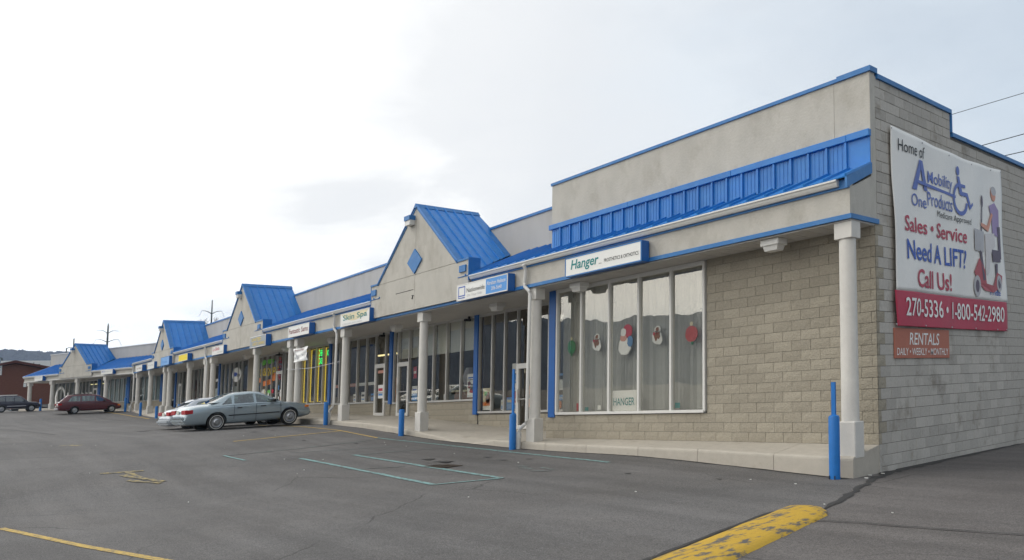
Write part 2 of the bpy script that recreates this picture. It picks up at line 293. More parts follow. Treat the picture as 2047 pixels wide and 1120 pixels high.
FONT_CACHE = {}
def text_geo(s, offset=0.0, shear=0.0, space=1.0):
    key = (s, offset, shear, space)
    if key not in FONT_CACHE:
        cu = bpy.data.curves.new('lettering', 'FONT'); cu.body = s; cu.size = 1; cu.offset = offset; cu.shear = shear; cu.space_character = space; cu.resolution_u = 3; cu.fill_mode = 'FRONT'
        o = bpy.data.objects.new('lettering', cu); COL.objects.link(o)
        me = bpy.data.meshes.new_from_object(o.evaluated_get(bpy.context.evaluated_depsgraph_get()))
        vs = [(v.co.x, v.co.y) for v in me.vertices]; fs = [tuple(p.vertices) for p in me.polygons]
        bpy.data.objects.remove(o); bpy.data.curves.remove(cu); bpy.data.meshes.remove(me)
        FONT_CACHE[key] = (vs, fs)
    return FONT_CACHE[key]
def text(s, u0, u1, v0, v1, fn, mb=None, **kw):
    """fit the words into the box u0..u1, v0..v1 of a surface; fn(u, v) gives the point"""
    vs, fs = text_geo(s, **kw); mb = mb or MB()
    xa = min(v[0] for v in vs); xb = max(v[0] for v in vs); ya = min(v[1] for v in vs); yb = max(v[1] for v in vs)
    return mb.add([fn(u0 + (x - xa) / (xb - xa) * (u1 - u0), v0 + (y - ya) / (yb - ya) * (v1 - v0)) for x, y in vs], fs)

# wing of the row: turned 22 degrees towards the car park
TH = D2R(22.107); WO = (-52.8, -.91)
def W(t, o, z): return (WO[0] - math.cos(TH) * t + math.sin(TH) * o, WO[1] - math.sin(TH) * t - math.cos(TH) * o, z)
def F_(t, o, z): return (-t, -.91 - o, z)               # the same frame for the straight row (t runs west, o towards the car park)

# ------------------------------------------------------------------ the ground, the side drive, hills
def axis(lo, hi, fine, step, coarse):
    out = [lo]; x = lo
    while x < hi - 1e-6:
        a, b = fine; d = step if a <= x < b else max(step, min(coarse, 0.25 * min(abs(x - a), abs(x - b)) + step))
        x = min(hi, x + d); out.append(x)
    return out
gx = axis(-1600, 1600, (-62, 14), 0.8, 200); gy = axis(-1500, 1500, (-18, 1), 0.8, 200)
def ground_z(x, y):
    if x < -760: return gz(-140) - 76 - SL * x          # level valley floor far below the lot
    if x > 40: return gz(40) + 4 - SL * x
    return gz(x, y)
mb = MB(); nx = len(gx)
mb.v = [(x, y, ground_z(x, y)) for y in gy for x in gx]
mb.f = [(j * nx + i, j * nx + i + 1, (j + 1) * nx + i + 1, (j + 1) * nx + i) for j in range(len(gy) - 1) for i in range(nx - 1)]
obj('car_park', mb, 'asphalt', loc=(0, 0, 0), smooth=True, fix=False, kind='structure')

import bisect
def gm(x, y):
    i = max(0, min(len(gx) - 2, bisect.bisect_right(gx, x) - 1)); j = max(0, min(len(gy) - 2, bisect.bisect_right(gy, y) - 1))
    u = (x - gx[i]) / (gx[i + 1] - gx[i]); v = (y - gy[j]) / (gy[j + 1] - gy[j])
    a, b, c, d = ground_z(gx[i], gy[j]), ground_z(gx[i + 1], gy[j]), ground_z(gx[i], gy[j + 1]), ground_z(gx[i + 1], gy[j + 1])
    return max(a * (1 - u) * (1 - v) + b * u * (1 - v) + c * (1 - u) * v + d * u * v, a + (b - a) * u + (d - b) * v if u > v else a + (d - c) * u + (c - a) * v)
SEAM = [(30, 0.02), (0.35, 0.03), (-0.2, 0.12), (-1.2, 0.36), (-3.0, 0.86), (-4.4, 1.32), (-6.0, 1.72), (-8.2, 2.17), (-11, 2.78), (-14, 3.4), (-20, 5.6), (-40, 11)]   # (y, x) edge of the side drive
def seam_x(y):
    return interp(y, sorted(SEAM))
ys = [30, 12, 6, 3, 1.5, .6, .1, -.3, -.7, -1.2, -1.8, -2.4, -3, -3.6, -4.2, -4.8, -5.5, -6.2, -7, -8, -9, -10, -11, -12, -14, -17, -20, -28, -40]
mb = MB()
for y in ys:
    x0 = seam_x(y) + 0.02 * math.sin(y * 5.3)
    for k in range(8): 
        x = x0 + (40 - x0) * (k / 7) ** 2; mb.v.append((x, y, gm(x, y) + 0.004))
mb.f = [(j * 8 + i, (j + 1) * 8 + i, (j + 1) * 8 + i + 1, j * 8 + i + 1) for j in range(len(ys) - 1) for i in range(7)]
obj('side_drive', mb, 'asphalt2', loc=(0, 0, 0), smooth=True, kind='structure')

STRIPS = 0
def strip(pts, w, name, m, dz=0.005, wob=0.0, seed=1, kind='structure', **kw):
    """a flat band lying on the ground along pts (x, y)"""
    global STRIPS; STRIPS += 1; dz += .0009 * (STRIPS % 9)
    rr = random.Random(seed); P = [Vector((p[0], p[1])) for p in pts]; Q = []
    for a, b in zip(P, P[1:]):
        n = max(1, int((b - a).length / 0.2)); Q += [a.lerp(b, i / n) for i in range(n)]
    Q.append(P[-1]); mb = MB()
    for i, p in enumerate(Q):
        t = (Q[min(i + 1, len(Q) - 1)] - Q[max(i - 1, 0)]).normalized(); nn = Vector((-t.y, t.x))
        ww = w if not callable(w) else w(i / (len(Q) - 1))
        for sgn in (-1, 1):
            q = p + nn * sgn * ww / 2 * (1 + wob * rr.uniform(-1, 1)); mb.v.append((q.x, q.y, gm(q.x, q.y) + dz))
    mb.f = [(2 * i, 2 * i + 1, 2 * i + 3, 2 * i + 2) for i in range(len(Q) - 1)]
    return obj(name, mb, m, loc=(P[0].x, P[0].y, gz(P[0].x, P[0].y)), kind=kind, **kw)

# worn parking lines
strip([(-7.4, -12.62), (-4.4, -12.0), (-2.0, -11.4), (0.6, -10.75)], 0.11, 'parking_line', 'ypaint', wob=0.03)
strip([(-24.5, -2.3), (-20.8, -2.25), (-17.6, -2.03), (-14.8, -2.1)], 0.10, 'parking_line', 'ypaint', wob=0.05)
strip([(-17.4, -2.06), (-17.0, -4.0), (-16.6, -6.0)], 0.09, 'parking_line', 'ypaint', wob=0.1)
strip([(-14.78, -2.12), (-13.07, -1.78), (-11.15, -1.68), (-9.44, -1.62), (-7.74, -1.72), (-6.08, -1.98), (-4.71, -2.14)], 0.125, 'parking_line', 'tpaint', wob=0.06)
strip([(-11.67, -6.0), (-10.46, -5.84), (-9.23, -5.76), (-7.97, -5.77), (-6.55, -5.97), (-5.31, -6.14)], 0.125, 'parking_line', 'tpaint', wob=0.06)
strip([(-11.41, -4.68), (-10.1, -4.54), (-8.79, -4.48), (-7.41, -4.57), (-6.0, -4.78), (-4.82, -4.93)], 0.125, 'parking_line', 'tpaint', wob=0.06)
strip([(-5.31, -6.14), (-4.82, -4.93)], 0.08, 'parking_line', 'tpaint', wob=0.06)
strip([(-13.6, -7.26), (-12.15, -7.21)], 0.09, 'parking_line', 'tpaint', wob=0.1)
strip([(-13.0, -5.7), (-12.6, -4.0), (-12.2, -2.1)], 0.07, 'parking_line', 'tpaint2', wob=0.1)
strip([(-11.37, -4.6), (-11.2, -3.3), (-11.04, -1.7)], 0.08, 'parking_line', 'tpaint2', wob=0.1)
strip([(-13.55, -7.2), (-13.8, -5.1), (-14.4, -2.3)], 0.07, 'parking_line', 'tpaint2', wob=0.1)
strip([(-9.3, -6.0), (-8.6, -4.8)], 0.06, 'parking_line', 'tpaint2', wob=0.1)
strip([(-53.5, -2.6), (-49.5, -1.75), (-46.5, -1.6), (-44.5, -1.7)], 0.16, 'parking_line', 'ypaint', wob=0.1)
for (a, b, w_, m_) in (((-12.15, -10.4), (-12.02, -9.55), .16, 'ypaint2'), ((-11.7, -10.05), (-10.5, -9.5), .17, 'ypaint2'), ((-11.0, -10.1), (-10.35, -9.6), .13, 'ypaint2'), ((-12.0, -9.9), (-10.9, -9.75), .13, 'ypaint2'), ((-18.95, -10.15), (-18.5, -9.75), .3, 'ypaint2'),
                       ((-5.8, -3.7), (-5.4, -3.65), .16, 'tpaint2'), ((-5.4, -3.45), (-4.9, -3.55), .10, 'tpaint2'), ((-5.3, -3.9), (-4.8, -3.75), .11, 'tpaint2'), ((-6.1, -3.5), (-5.8, -3.45), .10, 'tpaint2')):
    strip([a, b], w_, 'paint_mark', m_, wob=0.5, seed=int(w_ * 100))
# tar filled seams and old repairs
strip([(0.05, 7), (0.06, 3), (0.10, .9), (0.14, 0.25)], lambda t: .08 + .10 * t, 'tar_seam', 'tar', dz=0.008, wob=0.6, seed=3)
strip([(0.02, .3), (0.22, -.35), (0.40, -1.2), (0.80, -2.6), (1.14, -3.8), (1.30, -4.4)], lambda t: .15 - .08 * t, 'tar_seam', 'tar', dz=0.008, wob=0.8, seed=5)
strip([(0.80, -4.3), (0.90, -5.2), (1.13, -6.4), (1.42, -7.8), (1.83, -9.8), (2.28, -12)], .06, 'tar_seam', 'tar', dz=0.009, wob=0.5, seed=8)
strip([(1.55, -5.12), (2.1, -4.94), (2.6, -4.9), (3.7, -4.7), (5.4, -4.5), (8, -4.2)], .035, 'expansion_joint', 'tar', dz=0.012, wob=0.5, seed=9)
strip([(-0.05, -1.05), (-3, -1.02), (-6, -1.0), (-9, -1.0), (-12, -1.0), (-16, -1.0)], .10, 'tar_seam', 'tar', dz=0.005, wob=0.6, seed=11)
strip([(-70, -14), (-50, -11.0), (-36, -9.6), (-27, -9.2)], .10, 'asphalt_joint', 'tar', dz=0.006, wob=0.6, seed=13)
for i, (x, y, a) in enumerate(((-8.6, -3.75, .42), (-9.3, -3.75, .30), (-8.3, -2.65, .18), (-7.4, -2.85, .13), (-6.95, -2.45, .12), (-25.5, -6.5, .5), (-19.3, -4.4, .22), (-19.6, -3.6, .16), (-15.6, -4.2, .14), (-13.9, -3.3, .12), (-3.3, -3.1, .10), (-1.6, -2.6, .08), (-27.8, -4.9, .3))):
    mb = MB(); n = 14; mb.v = [(x, y, gm(x, y) + .006)]
    for k in range(n):
        r_ = a * R.uniform(.55, 1.1); mb.v.append((x + r_ * math.cos(k * 6.283 / n), y + .6 * r_ * math.sin(k * 6.283 / n), gm(x, y) + .006))
    mb.f = [(0, k + 1, (k + 1) % n + 1) for k in range(n)]
    obj('oil_stain', mb, 'tar', kind='structure')
mb = MB()
for i in range(30):
    x, y = R.uniform(-26, 5), R.uniform(-12.5, -2); a = R.uniform(.008, .02); mb.box(x, x + a * 2, y, y + a, gm(x, y) + .005, gm(x, y) + .014)
for x, y in ((.09, -.15), (.03, -.50), (.16, -.9)): mb.box(x, x + .06, y, y + .02, gm(x, y) + .012, gm(x, y) + .024)
obj('litter', mb, 'litter', loc=(0, 0, 0), kind='stuff')
# storm drain
t = thing('storm_drain', (-7.85, -4.25, gz(-7.85, -4.25)), 'rusty square storm drain grate set into the asphalt among teal lines', 'drain')
z = gz(-7.85, -4.25) + .012
mb = MB()
for a, b, c, d in ((-8.22, -7.46, -4.53, -4.48), (-8.22, -7.46, -4.03, -3.98), (-8.22, -8.17, -4.48, -4.03), (-7.51, -7.46, -4.48, -4.03)): mb.box(a, b, c, d, z - .04, z + .004)
obj('frame', mb, 'iron', t)
for k in range(9): obj('bar', MB().box(-8.14 + k * .071, -8.105 + k * .071, -4.48, -4.03, z - .03, z), 'iron', t)
obj('pit', MB().box(-8.17, -7.51, -4.48, -4.03, z - .010, z - .006), 'dark', t)
# yellow asphalt kerb
path = [(y_, 1.10 + (-4.22 - y_) * .205) for y_ in (-4.22, -4.4, -5.2, -6.2, -7.4, -8.6, -10, -12, -14)]
mb = MB(); prof = [(-1, -.04), (-.86, .03), (-.6, .06), (-.2, .072), (.2, .072), (.6, .06), (.86, .03), (1, -.04)]
fine = []
for (y0, x0), (y1, x1) in zip(path, path[1:]):
    n = max(1, int((y0 - y1) / .14)); fine += [(y0 + (y1 - y0) * k / n, x0 + (x1 - x0) * k / n) for k in range(n)]
fine.append(path[-1])
for i, (y, x) in enumerate(fine):
    k = min(1, .25 + (fine[0][0] - y) / .38) ** .5
    for a, h in prof:
        wob = .018 * noise.noise(Vector((x * 3, y * 3, a * 2)))
        mb.v.append((x + a * .385 * k + wob, y - a * .07 + wob, gz(x, y) + h * (k ** .8) * (1 + .15 * noise.noise(Vector((y * 2, a, 3)))) + .004))
n = len(prof); mb.f = [(i * n + k, i * n + k + 1, (i + 1) * n + k + 1, (i + 1) * n + k) for i in range(len(fine) - 1) for k in range(n - 1)]
mb.f.append(tuple(range(n)))
obj('painted_kerb', mb, 'median', smooth=True, label='worn yellow painted asphalt kerb rising out of the lot', cat='kerb')

# wooded hills, one long ridge west and south of the lot (heights given from true level)
def hill_mesh(az0, az1, r0, r1, prof, name, seed, n=260, step=10):
    mb = MB()
    for i in range(n + 1):
        az = D2R(az0 + (az1 - az0) * i / n); el = math.tan(D2R(interp(math.degrees(az), prof)))
        for j in range(step + 1):
            f = j / step; r = r0 + (r1 - r0) * f
            x = CAM.x + math.cos(az) * r; y = CAM.y + math.sin(az) * r
            top = CAM.z + el * r1; foot = SL * max(x, -760) - 3
            zz = foot + (top - foot) * (math.sin(f * math.pi / 2) ** 1.15)
            q = Vector((x * .02, y * .02, seed)); zz += 3.0 * noise.noise(q) * f
            q = Vector((x * .16, y * .16, seed)); zz += (2.0 * noise.noise(q) + 1.5 * abs(noise.noise(q * 2.7))) * (0.3 + .7 * f)
            mb.v.append((x, y, zz - SL * x))
        r = r1 + 80; x = CAM.x + math.cos(az) * r; y = CAM.y + math.sin(az) * r; mb.v.append((x, y, foot - SL * x))
    m_ = step + 2
    mb.f = [(i * m_ + j, i * m_ + j + 1, (i + 1) * m_ + j + 1, (i + 1) * m_ + j) for i in range(n) for j in range(m_ - 1)]
    return obj(name, mb, 'wood_hill', loc=(CAM.x, CAM.y, 0), smooth=False, kind='structure')
hill_mesh(150, 190, 620, 900, [(150, -1.5), (165, -1.45), (172, -1.40), (176, -1.28), (180, -1.12), (190, -.8)], 'hill', 1.3, n=1100, step=26)
hill_mesh(188, 330, 420, 640, [(188, -.8), (200, -.2), (215, 1.2), (224, 1.3), (228, 1.8), (234, 2.15), (245, 2.3), (270, 2.4), (300, 2.0), (330, 1.0)], 'hill', 4.1, n=900, step=12)

# ------------------------------------------------------------------ pavement under the canopy
TF = [(-16.2, .39), (-15.35, .31), (-14.4, .2), (-13.2, .08), (-12.5, -.015), (-12.0, -.09), (-11.6, -.125), (-11.3, -.11), (-10.9, -.07), (-10.5, -.01), (-10.2, .0), (-8.9, -.04), (-7.4, -.06), (-5, -.08), (-3.2, -.09), (-1.5, -.13), (0, -.15)]
TF = [(-70, 2.05), (-60, 1.85), (-54, 1.55), (-51, 1.30), (-48.5, 1.10), (-47, 1.0), (-42, .95), (-37, .97), (-30, .85), (-23, .67), (-20.6, .58), (-19.35, .53), (-17.8, .48)] + TF
TB = [(-70, 2.0), (-53, 1.6), (-45, 1.25), (-37, 1.1), (-30, .92), (-25, .76), (-21, .65), (-19.2, .62), (-17.5, .51), (-14, .26), (-12.4, .16), (-10.5, .06), (-9.2, .0), (0, 0)]
pav = obj('pavement_bed', MB().box(-53.3, -.06, -.80, 1.6, -1.2, -.75), 'mortar', loc=(0, 0, -1), kind='structure')
def slab(x0, x1, fn=None):
    mb = MB(); n = max(2, int(abs(x1 - x0) / .38)); rows = []
    for i in range(n + 1):
        x = x0 + (x1 - x0) * i / n; tz = interp(x, TF); bz = interp(x, TB); yr = .02 if x > -9.16 else 1.52; g = gz(x, -1) - .3
        for y, z in ((yr, g), (yr, bz), (-.45, tz * .55 + bz * .45), (-.905, tz + .003), (-.932, tz - .008), (-.948, tz - .03), (-.953, tz - .06), (-.958, min(tz - .09, g + .1)), (-.958, g)):
            mb.v.append((x, y, z))
    k = 9; mb.f = [(i * k + j, i * k + (j + 1) % k, (i + 1) * k + (j + 1) % k, (i + 1) * k + j) for i in range(n) for j in range(k)]
    mb.f += [tuple(range(k)), tuple(n * k + j for j in range(k))]
    if fn: mb.mapped(fn)
    return obj('paving_slab', mb, 'concrete', pav, loc=((x0 + x1) / 2, 0, 0))
js = [0.0, -1.55, -3.32, -4.95, -6.6, -8.1, -9.16, -10.25, -11.55, -13.0, -14.9]
while js[-1] > -52.9: js.append(max(-52.9, js[-1] - 1.52))
for a, b in zip(js, js[1:]): slab(a - .005, b + .005)
for i in range(9):     # the wing's pavement follows its turned front
    a, b = i * 1.6, i * 1.6 + 1.59; mb = MB()
    for t_ in (a, b):
        z_ = interp(WO[0] - t_ * math.cos(TH), [(-66, 1.95), (-62, 1.82), (-58, 1.68), (-54, 1.48), (-52, 1.36)])
        for o_, dz in ((-2.45, -.6), (-2.45, .04), (0, .03), (.04, 0), (.05, -.6)): mb.v.append(W(t_, o_, z_ + dz))
    mb.f = [(j, (j + 1) % 5, 5 + (j + 1) % 5, 5 + j) for j in range(5)] + [(0, 1, 2, 3, 4), (5, 6, 7, 8, 9)]
    obj('paving_slab', mb, 'concrete', pav)

# ------------------------------------------------------------------ the row of shops
mall = thing('shopping_row', (-26, 3, 0), 'long low stucco row of shops with blue metal roofs, gables and round columns', 'building')
S = 0.2032
# mortar backing of the masonry
mb = MB()
mb.box(-9.15, -.012, .014, .30, -.55, .615); mb.box(-3.79, -.012, .014, .30, .615, 4.06)
front = obj('block_wall', mb, 'mortar', mall)
mb = MB(); mb.box(-.30, -.008, .302, 3.53, -.9, 6.86); mb.box(-.30, -.008, 3.53, 26, -.9, 6.36); mb.box(-.30, -.010, .1, .302, -.9, 6.86)
side = obj('side_wall', mb, 'mortar2', mall)
SPL = {}
def split_block(w, h, v, ret=0.0):
    """split face block: rough front, chamfered joints; ret = length turning the corner"""
    key = (round(w, 3), round(h, 3), v if not ret else v + 10, round(ret, 3))
    if key in SPL: return SPL[key]
    r = random.Random(hash(key) & 0xffff); mb = MB(); nx, nz = max(2, round(w / .1)), 2
    g = .0035
    us = [g + (w - 2 * g) * i / nx for i in range(nx + 1)]; zs = [g + (h - 2 * g) * j / nz for j in range(nz + 1)]
    for j, z in enumerate(zs):
        for i, u in enumerate(us):
            edge = i in (0, nx) or j in (0, nz)
            mb.v.append((u, (.003 if edge else -.004) + r.uniform(-.0025, .0025), z))
    c = nx + 1
    mb.f = [(j * c + i, j * c + i + 1, (j + 1) * c + i + 1, (j + 1) * c + i) for j in range(nz) for i in range(nx)]
    # back ring
    ring = [i for i in range(c)] + [j * c + nx for j in range(1, nz + 1)] + [nz * c + i for i in range(nx - 1, -1, -1)] + [j * c for j in range(nz - 1, 0, -1)]
    o = len(mb.v)
    for i in ring: mb.v.append((mb.v[i][0], .09, mb.v[i][2]))
    n = len(ring); mb.f += [(ring[k], o + k, o + (k + 1) % n, ring[(k + 1) % n]) for k in range(n)]
    if ret:      # rough return face on +x side
        o = len(mb.v); ny = max(2, round(ret / .1))
        for j, z in enumerate(zs):
            for i in range(ny + 1):
                edge = i in (0, ny) or j in (0, nz)
                mb.v.append((w + (.012 if not edge else .004) + r.uniform(-.005, .005), .004 + (ret - .008) * i / ny, z))
        c2 = ny + 1; mb.f += [(o + j * c2 + i, o + j * c2 + i + 1, o + (j + 1) * c2 + i + 1, o + (j + 1) * c2 + i) for j in range(nz) for i in range(ny)]
        mb.add([(w - .3 if w > .3 else g, .0, g), (w, .0, g), (w, ret - .004, g), (g, ret - .004, g), (g, 0, h - g), (w, 0, h - g), (w, ret - .004, h - g), (g, ret - .004, h - g)], [(0, 1, 2, 3), (4, 5, 6, 7), (1, 2, 6, 5), (2, 3, 7, 6)])
    me = mesh_of(mb.v, mb.f, 'split_face_block', M['split']); SPL[key] = me
    return me
blocks = []
for k in range(0, 20):
    z = k * S; lim = -9.15 if z < .6 else -3.79
    j = -.097 if k % 2 else -.30
    blocks.append((j, 0.0, z, .313 if k % 2 else .11))
    x = j
    while x > lim:
        blocks.append((max(lim, x - 2 * S), x, z, 0)); x -= 2 * S
left_low = []        # low walls under the recessed windows: (x0, x1, sill)
LOW = [(-14.35, -12.25, .655), (-11.32, -9.2, .655), (-18.88, -14.40, 1.09), (-20.30, -19.78, 1.09), (-25.8, -21.62, 1.165), (-20.74, -20.36, 1.165), (-31.3, -25.85, 1.225)]
for x0, x1, zs in LOW:
    for k in range(0, 7):
        za, zb = k * S, min((k + 1) * S, zs)
        if zb - za < .05 or zb < interp((x0 + x1) / 2, TB) - .1: continue
        x = -.097 - (0 if k % 2 else S); 
        while x > x0:
            a, b = max(x0, x - 2 * S), min(x1, x)
            if b - a > .04: left_low.append((a, b, za, zb - za))
            x -= 2 * S
mb = MB()
for x0, x1, zs in LOW: mb.box(x0, x1, 1.514, 1.75, -.3, zs + .005)
low = obj('low_block_wall', mb, 'mortar', mall)
bid = 0
for x0, x1, z, ret in blocks:
    w = x1 - x0
    if w < .03: continue
    me = split_block(w, S, R.randrange(8), ret); link('split_face_block', me, (x0, 0.0, z), front); bid += 1
rest = MB()
left_low.sort(key=lambda b: -b[0])
for a, b, z, h in left_low:
    me = split_block(b - a, h, R.randrange(8))
    if bid < 296: link('split_face_block', me, (a, 1.5, z), low); bid += 1
    else: rest.add([(v.co.x + a, v.co.y + 1.5, v.co.z + z) for v in me.vertices], [tuple(p.vertices) for p in me.polygons])
obj('split_face_blocks', rest, 'split', low, kind='stuff')
# grey blocks of the side wall
SB = {}
def smooth_block(w, v):
    key = (round(w, 3), v)
    if key not in SB:
        r = random.Random(v); g = .004; d = r.uniform(-.003, .003)
        SB[key] = mesh_of(*(lambda m: (m.v, m.f))(MB().box(-.08, d, g, w - g, g, S - g)), 'concrete_block', M['smooth'], bev=.004)
    return SB[key]
cand = []
for k in range(-3, 34):
    z = k * S; top = 6.30
    j = .110 if k % 2 == 0 else .313
    y = j if 0 <= k < 20 else .104; end = 3.53 if z > 6.28 else 16
    if k < 0: y = .012
    first = True
    while y < end - .02:
        nxt = y + 2 * S
        if first and not (0 <= k < 20): nxt = j + (2 * S if j < y + .12 else 0)
        first = False; b = min(nxt, end)
        if b - y > .03:
            hid = 2.3 < z + .1 < 5.85 and .75 < y and b < 6.2 or 1.6 < z and z + S < 2.1 and .75 < y and b < 3.0
            cand.append(((hid, y + abs(z - 1) * .35), y, b, z))
        y = nxt
cand.sort(); rest = MB()
for n, (key, y, b, z) in enumerate(cand):
    me = smooth_block(b - y, R.randrange(5))
    if n < 298: link('concrete_block', me, (0, y, z), side)
    else: rest.add([(v.co.x, v.co.y + y, v.co.z + z) for v in me.vertices], [tuple(p.vertices) for p in me.polygons])
obj('concrete_blocks', rest, 'smooth', side, kind='stuff')
obj('corner_pier', MB().box(-.28, .004, .0, .10, -.9, -.002), 'smooth', side)
# dark body behind the fronts: floor slab, party walls, unseen roof added to block light
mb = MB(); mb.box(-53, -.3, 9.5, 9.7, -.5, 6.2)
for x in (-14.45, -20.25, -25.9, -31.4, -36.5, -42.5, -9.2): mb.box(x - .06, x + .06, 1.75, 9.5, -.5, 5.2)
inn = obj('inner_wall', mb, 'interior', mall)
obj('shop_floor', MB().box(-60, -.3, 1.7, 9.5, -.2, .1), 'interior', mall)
obj('roof_light_block', MB().box(-53.4, -.31, 1.66, 25, 5.2, 5.4), 'mortar2', mall)
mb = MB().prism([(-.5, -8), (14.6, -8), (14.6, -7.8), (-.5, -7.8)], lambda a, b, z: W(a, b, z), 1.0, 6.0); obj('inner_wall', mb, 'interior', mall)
mb = MB().prism([(-.5, -8), (14.6, -8), (14.6, -2.6), (-.5, -2.6)], lambda a, b, z: W(a, b, z), 4.9, 5.1); obj('roof_light_block', mb, 'mortar2', mall)
mb = MB().prism([(14.45, -8), (14.6, -8), (14.6, -2.5), (14.45, -2.5)], lambda a, b, z: W(a, b, z), 1.0, 6.3); obj('end_wall', mb, 'stucco_wall', mall)

# soffit boards
def soffit(x0, x1, y1):
    me = mesh_of(*(lambda m: (m.v, m.f))(MB().box(-.145, .145, 0, y1 + .89, 0, .03).box(-.155, .155, 0, y1 + .89, .012, .028)), 'soffit_board', M['soffit'])
    x = x1 - .155
    while x > x0: link('soffit_board', me, (x, -.89, 4.03), mall); x -= .31
soffit(-9.15, 0, .01); soffit(-53.2, -9.15, 1.5)
mb = MB().prism([(-.4, -2.4), (14.3, -2.4), (14.0, -.02), (-.05, -.02)], lambda a, b, z: W(a, b, z), 4.03, 4.06); obj('soffit', mb, 'soffit', mall)

# canopy fascia, trim, gutter
def run(name, m, t0, t1, o0, o1, z0, z1, fn=F_, bev=0.0, par=None):
    return obj(name, MB().prism([(t0, o0), (t1, o0), (t1, o1), (t0, o1)], lambda a, b, z: fn(a, b, z), z0, z1), m, par or mall, bev=bev)
GX = [(14.55, 2.93, 3.02, 2.43, 5.28, 7.55), (30.72, 2.63, 2.92, 1.98, 5.20, 7.25), (44.95, 2.48, 2.52, 1.85, 5.08, 6.97)]     # t centre, left/right reach, eave half width, eave z, apex z
spans = []; t0 = 0.0
for g in GX: spans.append((t0, g[0] - g[2])); t0 = g[0] + g[1]
spans.append((t0, 52.75))
for a, b in spans:
    n = max(1, round((b - a) / 5.8))
    for i in range(n):
        run('fascia_panel', 'stucco', a + (b - a) * i / n + .003, a + (b - a) * (i + 1) / n - .003, -.11, 0, 4.145, 4.70)
for a, b in ((0, 11), (11, 22), (22, 33), (33, 44), (44, 52.77)): run('fascia_trim', 'blue_trim', a - (.03 if a == 0 else 0), b - .004, -.02, .035, 4.062, 4.148)
obj('fascia_trim', MB().box(-.02, .032, -.888, .12, 4.062, 4.148), 'blue_trim', mall)
mb = MB().prism([(-.905, 4.15), (.09, 4.15), (.09, 5.02), (-.905, 4.62)], lambda y, z, x: (x, y, z), -.10, -.001); obj('return_panel', mb, 'stucco', mall)
mb = MB().prism([(-1.05, 4.60), (-.1, 5.0), (-.1, 5.20), (-1.05, 4.80)], lambda y, z, x: (x, y, z), -.02, .022); obj('rake_trim', mb, 'blue_trim', mall)
def gutter(t0, t1, fn=F_, z=4.80):
    p = [(0.035, z - .005), (.135, z - .005), (.165, z - .02), (.165, z - .045), (.14, z - .06), (.125, z - .10), (.10, z - .135), (.035, z - .135)]
    mb = MB().prism(p, lambda o, zz, t: fn(t, o, zz), t0, t1); return obj('gutter', mb, 'white_metal', mall)
gutter(.18, spans[0][1] - .06)
for a, b in spans[1:]: gutter(a + .02, b - .06)
for a, b in spans: run('eave_board', 'blue_trim', a, b - .04, 0, .034, 4.62, 4.785)
# wing fascia
WG = (7.05, 1.92, 2.22, 1.62, 5.02, 6.66)
for a, b in ((0, 4.83), (8.97, 13.9)):
    run('fascia_panel', 'stucco', a, b, -.11, 0, 4.145, 4.46, W); run('eave_board', 'blue_trim', a, b, 0, .03, 4.40, 4.50, W); gutter(a, b, W, 4.53)
run('fascia_trim', 'white_metal', 0, 13.9, -.02, .03, 4.07, 4.148, W)
mb = MB().prism([(0, 4.15), (-2.4, 4.15), (-2.4, 5.4), (0, 4.5)], lambda o, z, t: W(t, o, z), 13.8, 13.9); obj('return_panel', mb, 'stucco', mall)

# standing seam roofs
def seam_panel(a, b, rib=True, name='roof_panel'):
    """a, b: (foot, head) points of the two long edges; rib stands on edge a"""
    (p0, p1), (q0, q1) = a, b; p0, p1, q0, q1 = map(Vector, (p0, p1, q0, q1))
    n = (p1 - p0).cross(q0 - p0).normalized()
    if n.z < 0: n = -n
    if abs(n.z) < .05 and n.y > 0: n = -n
    mb = MB(); t = n * -.02
    mb.add([p0, q0, q1, p1, p0 + t, q0 + t, q1 + t, p1 + t], [(0, 1, 2, 3), (7, 6, 5, 4), (0, 4, 5, 1), (1, 5, 6, 2), (2, 6, 7, 3), (3, 7, 4, 0)])
    w = (q0 - p0).normalized() * .022; w1 = (q1 - p1); w1 = w1.normalized() * .022 if w1.length > .01 else w; h = n * .045
    mb.add([p0 - w, p0 + w, p1 + w1, p1 - w1, p0 - w * .6 + h, p0 + w * .6 + h, p1 + w1 * .6 + h, p1 - w1 * .6 + h], [(4, 5, 6, 7), (0, 1, 5, 4), (1, 2, 6, 5), (2, 3, 7, 6), (3, 0, 4, 7)])
    return obj(name, mb, 'blue', mall)
def canopy(fn, t0, t1, zf, zb, ob, skip=(), step=.40):
    n = round((t1 - t0) / step)
    for i in range(n):
        a, b = t0 + (t1 - t0) * i / n, t0 + (t1 - t0) * (i + 1) / n
        if any(abs((a + b) / 2 - c) < h for c, h in skip): continue
        hb = ob(a)
        seam_panel((fn(a, .14, zf), fn(a, hb, zf + (zb - zf) * (.14 - hb) / 2.5)), (fn(b, .14, zf), fn(b, hb, zf + (zb - zf) * (.14 - hb) / 2.5)))
sk = [(g[0], g[3] - .15) for g in GX]
canopy(F_, .0, 8.88, 4.81, 5.78, lambda a: -.80)
canopy(F_, 8.88, 53.6, 4.81, 5.78, lambda a: -2.36, sk)
canopy(W, -.05, 13.95, 4.545, 5.52, lambda a: -2.36, [(WG[0], WG[3] - .15)])
